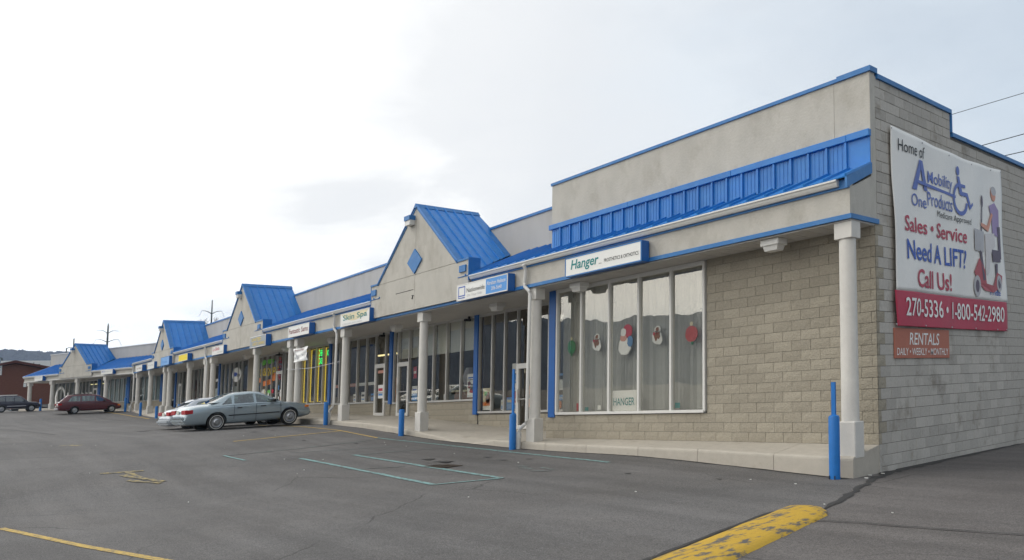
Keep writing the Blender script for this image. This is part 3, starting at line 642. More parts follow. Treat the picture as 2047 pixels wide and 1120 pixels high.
# ribbed band and parapet of the end shop
n = 22
for i in range(n):
    a, b = -8.86 + 8.42 * i / n, -8.86 + 8.42 * (i + 1) / n
    mb = MB().box(a + .012, b - .012, -.13, -.10, 5.16, 5.70)
    for k in (.27, .5, .73): mb.box(a + (b - a) * k - .008, a + (b - a) * k + .008, -.138, -.13, 5.16, 5.70)
    mb.box(b - .03, b + .012, -.178, -.12, 5.16, 5.70)
    obj('band_panel', mb, 'blue', mall)
obj('band_panel', MB().box(-.43, .0, -.135, -.10, 5.16, 5.70), 'blue', mall)
for a, b in ((-8.93, -6.0), (-6.0, -3.0), (-3.0, -.42), (-.42, .02)): obj('band_flashing', MB().box(a, b - .003, -.20 if b < .01 else -.205, -.10, 5.70, 5.835), 'blue', mall, bev=.008)
obj('band_flashing', MB().box(-8.87, .012, -.165, -.10, 5.125, 5.16), 'blue_trim', mall)
for a, b in ((-8.90, -.70), (-.694, 0.0)): obj('parapet_panel', MB().box(a, b, -.10, .098, 4.9, 6.95), 'stucco', mall)
obj('parapet_return', MB().box(-8.90, -8.70, .098, 6, 5.3, 6.90), 'stucco_wall', mall)
for a, b in ((-8.93, -6.5), (-6.5, -3.6), (-3.6, -.62)): obj('coping', MB().box(a, b - .003, -.135, .14, 6.95, 7.022), 'blue_trim', mall)
obj('coping', MB().box(-.62, .035, -.145, .15, 6.95, 7.05), 'blue_trim', mall)
obj('coping', MB().box(-.31, .04, .15, 3.56, 6.86, 6.95), 'blue_trim', mall)
obj('coping', MB().box(-.31, .04, 3.53, 3.57, 6.45, 6.86), 'blue_trim', mall); obj('coping', MB().box(-.31, .04, 3.57, 26, 6.36, 6.45), 'blue_trim', mall)
# long stucco parapet above the canopy roof
PT = [(-53.4, 6.70), (-45, 6.68), (-30, 6.76), (-20, 6.82), (-9, 6.88)]
xs = [-8.92, -14.5, -20.2, -26, -32, -38, -44, -53.45]
for a, b in zip(xs[1:], xs):
    mb = MB().prism([(a + .004, 5.3), (b - .004, 5.3), (b - .004, interp(b, PT)), (a + .004, interp(a, PT))], lambda x, z, y: (x, y, z), 1.45, 1.66); obj('parapet_panel', mb, 'stucco_wall', mall)
    mb = MB().prism([(a, interp(a, PT)), (b - .003, interp(b, PT)), (b - .003, interp(b, PT) + .08), (a, interp(a, PT) + .08)], lambda x, z, y: (x, y, z), 1.41, 1.70); obj('coping', mb, 'blue_trim', mall)
run('parapet_panel', 'stucco_wall', -.55, 14.6, -2.6, -2.4, 5.0, 6.38, W); run('coping', 'white_metal', -.55, 14.65, -2.64, -2.36, 6.38, 6.44, W)

# gables
def gable(fn, tc, rl, rr, hw, ze, za, zf, zb, drop=0, diamond=True):
    """tc centre; rr/rl reach to the near/far side; canopy roof runs from zf to zb"""
    H = lambda a, b, z: fn(tc + a, b, z)
    fr, bk = .12, -.02; zt = 4.15; gp = .006; k = (za - ze) / hw; sh = ze + .06
    pan = lambda poly, nm='gable_panel': obj(nm, MB().prism(poly, lambda a, z, o: H(a, o, z), bk, fr), 'stucco', mall)
    s = sh - .0
    pan([(-rr, zt), (-gp, zt), (-gp, ze - gp), (-rr, ze - gp)]); pan([(gp, zt), (rl, zt), (rl, ze - gp), (gp, ze - gp)])
    pan([(-hw, ze + gp), (-gp, ze + gp), (-gp, za - .03), (-.03, za - .03)]); pan([(gp, ze + gp), (hw, ze + gp), (.03, za - .03), (gp, za - .03)])
    obj('gable_backing', MB().prism([(-rr + .02, zt + .02), (rl - .02, zt + .02), (rl - .02, ze - .02), (hw - .05, ze), (0, za - .1), (-hw + .05, ze), (-rr + .02, ze - .02)], lambda a, z, o: H(a, o, z), bk - .1, fr - .025), 'mortar2', mall)
    # rake trims and shoulder caps
    for sg, rch in ((-1, rr), (1, rl)):
        d = Vector((hw, -(za - ze))).normalized(); nn = Vector((d.y, -d.x)) * -1
        pts = [(0, za + .05), (hw + .02, ze + .03), (hw + .02 - .02, ze - .06 + .03), (0, za - .06)]
        obj('rake_trim', MB().prism([(sg * a, z) for a, z in pts], lambda a, z, o: H(a, o, z), -.1, fr + .03), 'blue_trim', mall)
        obj('shoulder_cap', MB().prism([(sg * (hw - .02), ze), (sg * (rch + .02), ze), (sg * (rch + .02), ze + .06), (sg * (hw - .02), ze + .06)], lambda a, z, o: H(a, o, z), -.30, fr + .03), 'blue_trim', mall)
        obj('shoulder_side', MB().prism([(sg * (rch - .01), zf - .15), (sg * (rch + .016), zf - .15), (sg * (rch + .016), ze), (sg * (rch - .01), ze)], lambda a, z, o: H(a, o, z), -.30, fr + .015), 'blue_trim', mall)
        c = (hw + rch) / 2 + .02; q = .16 * (hw / 2.43) ** .5
        obj('accent_square', MB().prism([(sg * (c - q), ze - .50 + .16), (sg * (c + q), ze - .50 + .16), (sg * (c + q), ze - .17 + .03), (sg * (c - q), ze - .17 + .03)], lambda a, z, o: H(a, o, z), fr - .01, fr + .05), 'blue_trim', mall)
        # roof slope in standing seam panels, cut where it meets the canopy roof
        zc = lambda o: zf + (zb - zf) * (.14 - o) / 2.5
        n = 7
        for i in range(n):
            oa, ob = .15 - i * 2.53 / n, .15 - (i + 1) * 2.53 / n
            fa, fb = min((za - zc(oa)) / k, hw + .6), min((za - zc(ob)) / k, hw + .6)
            if i == 0: fa = min(fa, hw)
            seam_panel((H(sg * fa, oa, za - k * fa + .03), H(0, oa, za + .03)), (H(sg * fb, ob, za - k * fb + .03), H(0, ob, za + .03)))
    obj('ridge_cap', MB().prism([(-.12, za - .06), (.12, za - .06), (0, za + .085)], lambda a, z, o: H(a, o, z), -2.4, fr + .06), 'blue_trim', mall)
    obj('gable_back', MB().prism([(-1.0 * hw, ze + .2), (hw * 1.0, ze + .2), (0, za)], lambda a, z, o: H(a, o, z), -2.40, -2.38), 'blue_trim', mall)
    if diamond:
        zm = ze + .42 * hw / 2.43; dw, dh = .44 * hw / 2.43, .41 * (za - ze) / 2.27
        zm = ze + dh + .03
        obj('diamond', MB().prism([(-dw, zm), (0, zm - dh), (dw, zm), (0, zm + dh)], lambda a, z, o: H(a, o, z), fr - .01, fr + .05), 'blue_trim', mall)
    f = hw / 2.43; a0, a1 = .06 * f, .40 * f
    lam = obj('floodlight', MB().prism([(a0, za - .45), (a1, za - .45), (a1, za - .30), (a0, za - .30)], lambda a, z, o: H(a, o, z), fr, fr + .24), 'blue_trim', mall)
    obj('lens', MB().prism([(a0 + .02, za - .61), (a1 - .02, za - .61), (a1 - .01, za - .45), (a0 + .01, za - .45)], lambda a, z, o: H(a, o, z), fr + .01, fr + .21), 'white_metal', lam)
for g in GX: gable(F_, g[0], g[1], g[2], g[3], g[4], g[5], 4.81, 5.78)
gable(W, *WG, 4.545, 5.52, diamond=False)
obj('crack', MB().box(-15.75, -14.62, -1.034, -1.028, 4.795, 4.815), 'dark', mall)
mb = MB(); mb.box(-14.66, -14.64, -1.05, -1.03, 4.5, 4.62); mb.box(-14.70, -14.60, -1.05, -1.03, 4.60, 4.62); mb.box(-14.70, -14.685, -1.05, -1.03, 4.50, 4.54)
obj('cable_bracket', mb, 'dark', mall)

# columns
def column(fn, t, o, z0, z1=4.03, w=.165):
    q = lambda a, b, z: fn(t + a, o + b, z); hb = min(.64, (z1 - z0) * .2); hc = min(.30, (z1 - z0) * .12)
    c = obj('column', MB().lathe([(.150, z0 + hb - .01), (.148, z0 + hb + .5), (.142, z1 - hc + .01)], n=24).mapped(lambda a, b, z: q(a, b, z)), 'column', mall, smooth=True, loc=q(0, 0, z0))
    sq = lambda h, za, zb: MB().prism([(-h, -h), (h, -h), (h, h), (-h, h)], lambda a, b, z: q(a, b, z), za, zb)
    obj('base', sq(w, z0, z0 + hb), 'column', c, bev=.012); obj('capital', sq(w, z1 - hc, z1), 'column', c, bev=.008)
for x in (-.165, -8.80, -14.42, -19.98, -24.35, -25.12, -29.25, -35.7, -36.8, -39.95, -44.1, -45.1, -48.75, -52.2):
    column(F_, -x, -.20, interp(x, TF) - .03)
for t in (3.45, 6.98, 10.28, 13.4): column(W, t, -.2, interp(WO[0] - t * .926, [(-66, 1.95), (-62, 1.82), (-58, 1.68), (-54, 1.48)]))
# downspouts with clay boots
def downspout(x, zf, s=1):
    o = obj('downspout', MB().tube([(x, -1.10, 4.68), (x, -1.0, 4.55), (x - .06, -.99, 4.2), (x - .03, -1.0, 4.10), (x + .12, -.97, 3.95), (x + .14, -.96, 3.85), (x + .12, -.96, 2.5), (x + .08, -.96, zf + .66), (x + .03, -.97, zf + .58), (x - .17, -.99, zf + .44), (x - .20, -1.0, zf + .34)], .048, 8), 'white_metal', mall, smooth=True)
    obj('boot', MB().lathe([(.085, zf - .12), (.09, zf + .2), (.105, zf + .2), (.105, zf + .37), (.085, zf + .37)], c=(x - .20, -1.03, 0), n=16), 'white_metal', o, smooth=True)
for x, z in ((-8.92, -.14), (-20.42, .52), (-36.2, .75), (-52.6, 1.40)): downspout(x, z)
# lights under the soffit, blue posts
for x, y in ((-1.71, -.62), (-7.53, -.34), (-11.66, .16), (-18.2, .45), (-23.6, .45), (-28.2, .3), (-33.5, .3), (-39.2, .3), (-47, .3)):
    c = obj('soffit_light', MB().box(x - .20, x + .20, y - .17, y + .17, 3.90, 4.03), 'white_metal', mall, bev=.01)
    mb = MB(); a = [(x + sx * .165, y + sy * .14, 3.90) for sx, sy in ((-1, -1), (1, -1), (1, 1), (-1, 1))]; b = [(x + sx * .135, y + sy * .11, 3.80) for sx, sy in ((-1, -1), (1, -1), (1, 1), (-1, 1))]
    mb.add(a + b, [(0, 1, 2, 3), (4, 5, 6, 7)] + [(i, (i + 1) % 4, 4 + (i + 1) % 4, 4 + i) for i in range(4)]); obj('lens', mb, 'white_metal', c)
obj('blue_post', MB().box(-9.05, -8.79, -.03, .10, .56, 4.02), 'blue_post', mall, bev=.006)
for x, z in ((-14.44, .62), (-20.25, 1.10), (-25.82, 1.18), (-41.3, 1.3), (-50.8, 1.5)): obj('blue_post', MB().box(x - .11, x + .11, 1.40, 1.55, z, 4.02), 'blue_post', mall, bev=.006)
for t, w_ in ((.02, .12), (3.95, .16), (7.62, .15)): obj('blue_post', MB().prism([(t - w_, -2.42), (t + w_, -2.42), (t + w_, -2.28), (t - w_, -2.28)], lambda a, b, z: W(a, b, z), 2.0 if t < 7 else 1.7, 4.02), 'blue_post', mall)

# ------------------------------------------------------------------ shop fronts
def storefront(fn, o, ts, z0, z1=4.0, doors=(), glass='glass', frame='alu', fw=.028):
    """ts: mullion positions (t grows west); doors: {pane index: (floor z, head z)}"""
    ts = sorted(ts); mb = MB(); P = lambda a, b, c, d, z, e: mb.prism([(a, b), (c, b), (c, d), (a, d)], lambda p, q, r: fn(p, q, r), z, e)
    for t in ts: P(t - fw, o - .06, t + fw, o + .045, z0, z1)
    segs = []; st = ts[0]
    for i in range(len(ts) - 1):
        if i in doors:
            if ts[i] > st: segs.append((st, ts[i]))
            st = ts[i + 1]
    if ts[-1] > st: segs.append((st, ts[-1]))
    for a, b in segs: P(a, o - .06, b, o + .06, z0 - .03, z0 + .035)
    P(ts[0], o - .06, ts[-1], o + .04, z1 - .06, z1 + .03)
    win = obj('shop_window', mb, frame, mall)
    gl = lambda a, b, z, e, nm, par: obj(nm, MB().prism([(a, o - .035), (b, o - .035), (b, o - .025), (a, o - .025)], lambda p, q, r: fn(p, q, r), z, e), glass, par)
    for i in range(len(ts) - 1):
        a, b = ts[i] + fw, ts[i + 1] - fw
        if i in doors:
            zf, zh = doors[i]; d = MB(); Q = lambda a_, c_, z_, e_, oa=o - .03, ob=o + .05: d.prism([(a_, oa), (c_, oa), (c_, ob), (a_, ob)], lambda p, q, r: fn(p, q, r), z_, e_)
            Q(a - .05, a + .065, zf, zh); Q(b - .065, b + .05, zf, zh); Q(a + .065, b - .065, zh - .10, zh); Q(a + .065, b - .065, zf + .01, zf + .12)
            Q(a - .05, b + .05, zh, zh + .06)
            door = obj('door', d, 'white_metal', mall)
            gl(a + .065, b - .065, zf + .12, zh - .10, 'door_glass', door)
            h = MB().tube([fn(b - .12, o + .05, zf + .85), fn(b - .12, o + .12, zf + .85), fn(b - .12, o + .12, zf + 1.25), fn(b - .12, o + .05, zf + 1.25)], .014, 6)
            h.prism([(a + .065, o + .02), (b - .065, o + .02), (b - .065, o + .06), (a + .065, o + .06)], lambda p, q, r: fn(p, q, r), zf + .93, zf + .96)
            obj('handle', h, 'alu', door)
            gl(a, b, zh + .06, z1 - .06, 'transom_pane', win)
        else: gl(a, b, z0 + .035, z1 - .06, 'pane', win)
    return win
OM = -2.41
hg = lambda x: -x
storefront(F_, -.91 - .0, [3.84, 4.78, 5.77, 6.76, 7.77, 8.72], .66, 3.99, frame='white_metal')
obj('head_trim', MB().box(-8.78, -3.79, -.03, .1, 3.985, 4.03), 'alu', mall)
storefront(F_, OM, [9.25, 10.0, 10.73, 11.36, 12.24, 12.92, 13.6, 14.33], .69, doors={3: (.14, 2.15)})
storefront(F_, OM, [14.57, 15.41, 16.31, 17.19, 18.08, 18.92, 19.77, 20.08], 1.125, doors={5: (.62, 2.66)})
storefront(F_, OM, [20.40, 20.77, 21.60, 22.4, 23.23, 24.08, 24.91, 25.62], 1.20, doors={1: (.64, 2.70)})
storefront(F_, OM, [26.02, 26.68, 27.45, 28.3, 29.07, 29.8, 30.5, 31.2], 1.26)
storefront(F_, OM, [31.46, 32.26, 32.95, 33.66, 34.38, 35.21], 1.15, doors={0: (.98, 3.0)})
obj('pier', MB().box(-36.45, -35.24, 1.46, 1.7, .6, 4.03), 'split', mall)
storefront(F_, OM, [36.45, 37.5, 38.09, 38.86, 39.61, 40.37, 41.1], 1.35, glass='glass_far'); storefront(F_, OM, [41.5, 42.4], 1.4, doors={0: (1.1, 3.05)}, glass='glass_far')
storefront(F_, OM, [42.5, 43.4, 44.2, 45.1, 45.75, 46.74, 47.42, 48.4, 49.42, 50.09, 50.52], 1.75, doors={8: (1.25, 3.1)}, glass='glass_far')
obj('low_wall', MB().box(-53.2, -31.3, 1.505, 1.7, .5, 1.13), 'split', mall); obj('low_wall', MB().box(-50.6, -42.5, 1.49, 1.7, .8, 1.72), 'split', mall)
storefront(F_, OM, [51.1, 51.9, 52.7, 53.15], 2.05, glass='glass_far')
storefront(W, -2.4, [-.3, .19, .77, 1.41, 2.06, 2.71, 3.75], 2.12, glass='glass_far'); storefront(W, -2.4, [4.1, 4.59, 5.15, 5.71, 6.28, 6.87, 7.45], 2.15, glass='glass_far')
storefront(W, -2.4, [7.9, 8.45, 8.98, 9.47, 9.94, 10.42, 11.0, 11.65, 12.2, 12.76, 13.26, 13.83], 1.95, doors={0: (1.85, 3.3)}, glass='glass_far')
obj('low_wall', MB().prism([(-.5, -2.6), (14.5, -2.6), (14.5, -2.42), (-.5, -2.42)], lambda a, b, z: W(a, b, z), 1.2, 2.10), 'split', mall)
for x in (-14.9, -20.9, -31.9): obj('security_camera', MB().box(x - .05, x + .05, 1.25, 1.5, 3.86, 3.94).box(x - .02, x + .02, 1.4, 1.46, 3.94, 4.03), 'dark', mall)
obj('wall_number', text('181', -11.92, -11.62, 1.90, 2.02, lambda u, v: (u, 1.515, v)), 'cream', mall)

# window contents, all hung or standing just behind the glass
bl = thing('vertical_blind', (-6.3, .22, .66), 'grey vertical blinds closed behind the five tall panes beside the block wall', 'blinds')
for i in range(52):
    x = -8.66 + i * .0935; a = R.uniform(-.18, .18); c, s_ = math.cos(a) * .052, math.sin(a) * .052
    mb = MB().add([(x - c, .22 - s_, .70), (x + c, .22 + s_, .70), (x + c, .22 + s_, 3.96), (x - c, .22 - s_, 3.96), (x - c, .226 - s_, .70), (x + c, .226 + s_, .70), (x + c, .226 + s_, 3.96), (x - c, .226 - s_, 3.96)], [(0, 1, 2, 3), (7, 6, 5, 4), (0, 4, 5, 1), (1, 5, 6, 2), (2, 6, 7, 3), (3, 7, 4, 0)])
    obj('blind_slat', mb, 'blind', bl)
obj('head_rail', MB().box(-8.7, -3.85, .17, .27, 3.95, 3.99), 'white_metal', bl)
def blob(name, m, cx, cz, rx, rz, y, par=None, n=18, wob=.0, th=.012, fn=None, seed=1, **kw):
    rr = random.Random(seed); p = []
    for k in range(n):
        a = 6.2832 * k / n; w_ = 1 + rr.uniform(-wob, wob); p.append((cx + rx * w_ * math.cos(a), cz + rz * w_ * math.sin(a)))
    return obj(name, MB().prism(p, (lambda u, v, q: (u, q, v)) if not fn else fn, y, y + th), m, par, **kw)
YD = .055
o = thing('christmas_ornament', (-8.22, YD, 2.24), 'green foil bauble cut-out taped inside the leftmost of the five tall panes', 'decoration', 'christmas window decorations')
blob('bauble', 'green_orn', -8.22, 2.42, .155, .185, YD, o, wob=.06); blob('cap', 'cream', -8.22, 2.65, .035, .05, YD, o); blob('point', 'green_orn', -8.22, 2.22, .03, .05, YD, o)
o = thing('christmas_ornament', (-4.25, YD, 2.18), 'red foil bauble cut-out hanging in the pane next to the block wall', 'decoration', 'christmas window decorations')
blob('bauble', 'red_orn', -4.25, 2.41, .175, .185, YD, o, wob=.03); blob('cap', 'cream', -4.25, 2.64, .045, .05, YD, o); blob('bow', 'green_orn', -4.23, 2.20, .03, .04, YD, o)
for (cx, cz, lab) in ((-7.28, 2.46, 'brown and white card figure in the pane beside the green bauble'), (-5.26, 2.46, 'brown and white card figure in the pane beside the red bauble')):
    o = thing('card_figure', (cx, YD, cz - .22), lab, 'decoration', 'christmas window decorations')
    blob('card_backing', 'white', cx, cz - .05, .155, .17, YD + .004, o, wob=.16, seed=4); blob('card_backing', 'white', cx + .01, cz + .14, .09, .09, YD + .004, o, wob=.1, seed=5)
    for dx, dz, rx, rz, m in ((-.03, -.02, .05, .10, 'brown_toy'), (.05, .0, .04, .09, 'brown_toy'), (.01, .15, .05, .05, 'brown_toy'), (.0, .04, .03, .03, 'redp'), (-.09, .05, .03, .04, 'redp')): blob('printed_patch', m, cx + dx, cz + dz, rx, rz, YD - .006, o, wob=.2, th=.006, seed=int(100 + dx * 100))
o = thing('card_decoration', (-6.28, YD, 2.08), 'large red and white fluffy christmas card cut-out in the middle pane', 'decoration', 'christmas window decorations')
blob('white_fluff', 'white', -6.30, 2.29, .21, .22, YD, o, wob=.07); blob('pink_band', 'pink', -6.34, 2.50, .11, .09, YD - .004, o, wob=.05); blob('red_top', 'redp', -6.20, 2.66, .15, .17, YD - .001, o, wob=.04)
blob('white_band', 'white', -6.34, 2.64, .09, .10, YD - .006, o, wob=.08); blob('blue_patch', 'bluecard', -6.12, 2.40, .09, .14, YD - .002, o, wob=.08)
o = thing('window_card', (-6.30, YD, .70), 'white card lettered HANGER in teal standing on the window sill', 'sign')
obj('card', MB().box(-6.70, -5.90, YD, YD + .01, .70, 1.20), 'white', o); obj('lettering', text('HANGER', -6.66, -5.96, .83, 1.02, lambda u, v: (u, YD - .004, v), offset=0.0054), 'teal', o)
for x, z, w, h, m, lab in ((-8.0, .72, .07, .20, 'redp', 'small red and black sticker low in the corner of the window with the green bauble'), (-7.68, .72, .12, .09, 'teal', 'small teal packet on the sill below the leftmost card figure'), (-7.22, .74, .11, .11, 'white', 'small white square sticker low in the pane of the leftmost card figure'), (-4.72, .74, .14, .12, 'teal', 'small teal packet on the sill below the red bauble')):
    props(obj('window_sticker', MB().box(x, x + w, YD, YD + .008, z, z + h), m), lab, 'sticker')
t = thing('roller_shade', (-17.2, 1.66, 2.8), 'pale roller shade half lowered behind the windows of the insurance shop', 'shade')
for i, (a, b) in enumerate(((-20.05, -19.8), (-19.74, -18.95), (-18.89, -18.11), (-18.05, -17.22), (-17.16, -16.34), (-16.28, -15.44), (-15.38, -14.6))):
    obj('shade_cloth', MB().box(a, b, 1.62, 1.625, 2.86, 3.97), 'shade', t)
def poster(name, lab, x0, x1, z0, z1, m, bits=(), y=1.575, words=()):
    o = thing(name, ((x0 + x1) / 2, y, z0), lab, 'poster' if 'poster' in name else 'notice'); obj('sheet', MB().box(x0, x1, y, y + .006, z0, z1), m, o)
    for bx0, bx1, bz0, bz1, bm in bits: obj('printed_patch', MB().box(x0 + (x1 - x0) * bx0, x0 + (x1 - x0) * bx1, y - .004, y - .001, z0 + (z1 - z0) * bz0, z0 + (z1 - z0) * bz1), bm, o)
    for bx, bz, rx, rz, bm in words: blob('printed_patch', bm, x0 + (x1 - x0) * bx, z0 + (z1 - z0) * bz, rx, rz, y - .008, o, th=.003, wob=.1)
    return o
poster('poster', 'tall white insurance poster with people in red and black beside the blue post', -15.12, -14.62, 1.22, 2.03, 'white', [(.1, .8, .80, .86, 'bluep'), (.1, .9, .73, .76, 'black')], words=[(.25, .52, .09, .13, 'brownred'), (.58, .42, .10, .12, 'black'), (.84, .50, .09, .12, 'redp'), (.6, .28, .16, .09, 'redp'), (.84, .60, .05, .06, 'pink'), (.27, .62, .05, .06, 'pink')])
poster('poster', 'orange and green autumn poster at the foot of the window beside the blue post', -14.18, -13.62, .76, 1.50, 'cream', [(0, 1, 0, .18, 'white'), (0, 1, .20, .36, 'orangep')], words=[(.5, .55, .13, .2, 'brown_toy'), (.75, .7, .07, .12, 'white'), (.3, .75, .1, .08, 'greenp'), (.55, .42, .16, .08, 'orangep')])
poster('notice', 'red notice in the insurance shop window partly behind the column', -18.72, -18.50, 2.05, 2.50, 'redp', [(.1, .9, .4, .6, 'white')])
poster('notice', 'blue and white notice low behind the glass left of the tall column', -18.80, -18.42, 1.18, 1.75, 'white', [(0, 1, 0, .5, 'midblue'), (.1, .9, .7, .8, 'bluep')])
poster('notice', 'small tilted white leaflet standing on the sill just right of the column', -17.55, -17.30, 1.17, 1.40, 'white', [(.2, .8, .3, .7, 'greyp')], y=1.7)
poster('notice', 'small leaflet with blue print standing on the sill in the middle of the insurance window', -16.78, -16.52, 1.17, 1.38, 'white', [(.25, .8, .2, .75, 'midblue')], y=1.7)
for i, (x, w, h, m, lab) in enumerate(((-13.35, .22, .34, 'white', 'white box on the sill beside the autumn poster'), (-13.05, .30, .42, 'midblue', 'blue and white brochure on the sill left of shop door 181'), (-12.68, .30, .36, 'white', 'pale brochure on the sill nearest shop door 181'))): poster('notice', lab, x, x + w, .74, .74 + h, m, [(.15, .85, .1, .45, 'ltblue'), (.15, .85, .6, .8, 'cream')], y=1.7)
for i, (z0, z1, m, lab) in enumerate(((1.92, 2.24, 'white', 'topmost white paper of the column of notices beside door 181'), (1.62, 1.88, 'midblue', 'blue paper in the column of notices beside door 181'), (1.35, 1.60, 'white', 'white paper below the blue one beside door 181'), (.98, 1.33, 'vinyl_red', 'red striped paper lowest beside door 181'))): poster('notice', lab, -12.62, -12.32, z0, z1, m, [(.1, .9, .2, .35, 'greyp')])
o = thing('sign_frame', (-10.4, 1.575, 1.2), 'blue window frame notice lettered Nationwide right of door 181', 'sign')
mb = MB(); [mb.box(*b) for b in ((-10.72, -10.66, 1.565, 1.575, 1.20, 1.80), (-10.72, -10.0, 1.565, 1.575, 1.73, 1.80), (-10.72, -10.0, 1.565, 1.575, 1.00, 1.16))]; obj('frame', mb, 'midblue', o)
obj('sheet', MB().box(-10.56, -10.15, 1.57, 1.58, 1.30, 1.62), 'white', o); obj('lettering', text('Nationwide', -10.69, -9.95, 1.04, 1.12, lambda u, v: (u, 1.555, v)), 'white', o)
for x, z, m, lab in ((-11.75, 1.35, 'orangep', 'orange wreath patch high behind the glass of door 181'), (-11.75, .95, 'orangep', 'orange patch low behind the glass of door 181'), (-10.4, .86, 'orangep', 'orange pumpkin cut-out low in the window right of door 181')):
    props(blob('paper_pumpkin', m, x, z, .13, .15, 1.6, None, wob=.1), lab, 'decoration')
o = thing('counter', (-16.7, 3.2, .5), 'wooden counter inside the insurance shop', 'counter'); obj('top', MB().box(-18.2, -15.2, 3.0, 3.6, 1.45, 1.52), 'cream', o); obj('front_panel', MB().box(-18.1, -15.3, 3.1, 3.5, .6, 1.45), 'brown_toy', o)
props(obj('plant', MB().lathe([(.05, 1.55), (.22, 1.8), (.26, 2.0), (.12, 2.35)], c=(-17.0, 3.0, 0), n=9), 'greyp'), 'grey leafy plant standing on the counter inside the insurance shop', 'plant')
# skin care shop: paper band, cards, lit tube
o = thing('paper_band', (-23.2, 1.58, 2.0), 'long white paper band across the windows of the skin care shop', 'notice')
for a, b in ((-25.55, -24.95), (-24.86, -24.12), (-24.04, -23.27), (-23.19, -22.44), (-22.36, -21.64)):
    obj('band', MB().box(a, b, 1.575, 1.58, 1.93, 2.06), 'pink' if a < -24 else 'white', o)
obj('lettering', text('MASSAGE', -23.95, -22.5, 1.97, 2.02, lambda u, v: (u, 1.57, v)), 'greyp', o)
for x, w, z, h, m, lab in ((-23.75, .4, 1.25, .35, 'white', 'white card on the sill of the skin care shop, leftmost of three'), (-23.0, .32, 1.24, .42, 'white', 'white and black price card on the skin care sill'), (-22.15, .26, 1.27, .30, 'midblue', 'light blue card on the skin care sill next to its door'), (-21.38, .42, 1.35, .55, 'white', 'white poster with red and blue print on the skin care door'), (-21.42, .55, 2.38, .12, 'pink', 'pale strip across the upper glass of the skin care door')):
    poster('notice', lab, x, x + w, z, z + h, m, [(.1, .9, .55, .75, 'redp' if 'poster' in lab else 'black'), (.1, .9, .2, .35, 'midblue')] if h > .2 else [], y=1.512 if 'door' in lab and 'next' not in lab else 1.6)
props(obj('ceiling_lamp', MB().box(-24.6, -21.9, 3.2, 3.34, 3.30, 3.36), 'tube'), 'lit yellow fluorescent tube inside the skin care shop', 'lamp')
for i, (x, m) in enumerate(((-24.4, 'orangep'), (-23.6, 'brown_toy'), (-22.7, 'orangep'), (-22.1, 'redp'))): props(obj('bottle_display', MB().box(x, x + .5, 4.0, 4.4, .7, 2.3 + .1 * (i % 2)), m), ('brown' if m == 'brown_toy' else 'red' if m == 'redp' else 'orange') + (' product shelf at the west end of the skin care shop', ' product shelf in the middle of the skin care shop', ' product shelf under the lit tube of the skin care shop', ' product shelf by the skin care shop door')[i], 'shelf')
# check cashing shop: yellow tubes, green letters, cloth banner
for i, (a, b) in enumerate(((-29.78, -29.12), (-29.0, -28.36), (-28.24, -27.5), (-27.40, -26.73), (-26.63, -26.07))):
    mb = MB().tube([(b - .02, 1.58, 3.86), (a + .06, 1.58, 3.86), (a + .06, 1.58, 1.36), (b - .02, 1.58, 1.36)], .028, 6)
    props(obj('window_border_light', mb, 'neon_y'), 'glowing yellow tube border in the check cashing window, ' + ('first pane from the twin columns', 'second pane from the twin columns', 'middle pane', 'pane below the green CHECK letters', 'pane next to the blue post')[i], 'light', 'yellow window border lights')
for s_, a, b, z0, z1, lab in (('DEC', -29.70, -29.18, 3.42, 3.66, 'green lit letters DEC'), ('DEPO', -29.72, -29.14, 3.10, 3.34, 'green lit letters DEPO'), ('CHECK', -27.36, -26.74, 3.50, 3.80, 'green lit letters CHECK'), ('CASHE', -27.36, -26.74, 3.12, 3.42, 'green lit letters CASHE'), ('KDN', -26.46, -26.10, 3.48, 3.72, 'green lit letters KDN')):
    props(obj('led_sign', text(s_, a, b, z0, z1, lambda u, v: (u, 1.57, v), offset=0.0090).mapped(lambda x, y, z: (x, y, z)), 'led_green'), lab + ' in the check cashing window', 'sign')
o = thing('cloth_banner', (-23.3, -1.13, 2.95), 'wrinkled white cloth banner with a red heading tied between columns', 'banner')
mb = MB(); n = 8
for j in range(n + 1):
    for i in range(n + 1):
        u, v = i / n, j / n; mb.v.append((-23.98 + 1.35 * u, -1.10 + .03 * math.sin(9 * u + 4 * v) + .02 * math.sin(13 * v - 5 * u), 3.02 + .57 * v + .02 * u - .03 * math.sin(3.1 * u) * v))
mb.f = [(j * 9 + i, j * 9 + i + 1, (j + 1) * 9 + i + 1, (j + 1) * 9 + i) for j in range(n) for i in range(n)]
c = obj('cloth', mb, 'white', o); sm = c.modifiers.new('thick', 'SOLIDIFY'); sm.thickness = .006
obj('lettering', text('SmokeStax', -23.75, -22.85, 3.46, 3.53, lambda u, v: (u, -1.15, v)), 'brownred', o)
for q in ((-23.75, -23.35, 3.10, 3.38), (-23.2, -22.85, 3.22, 3.36)):
    obj('printed_patch', MB().add([(q[0], -1.15, q[3]), (q[0] + .25, -1.15, q[2]), (q[1], -1.15, q[2] + .05), (q[0] + .18, -1.15, q[3] - .06)], [(0, 1, 2, 3)]), 'greyp', o)
props(obj('tie_cord', MB().tube([(-25.1, -.93, 2.80), (-24.2, -.95, 2.74), (-22.3, -.95, 2.70), (-20.0, -.93, 2.80)], .012, 5), 'greyp'), 'thin grey cord slung between two columns of the check cashing shop', 'cord')
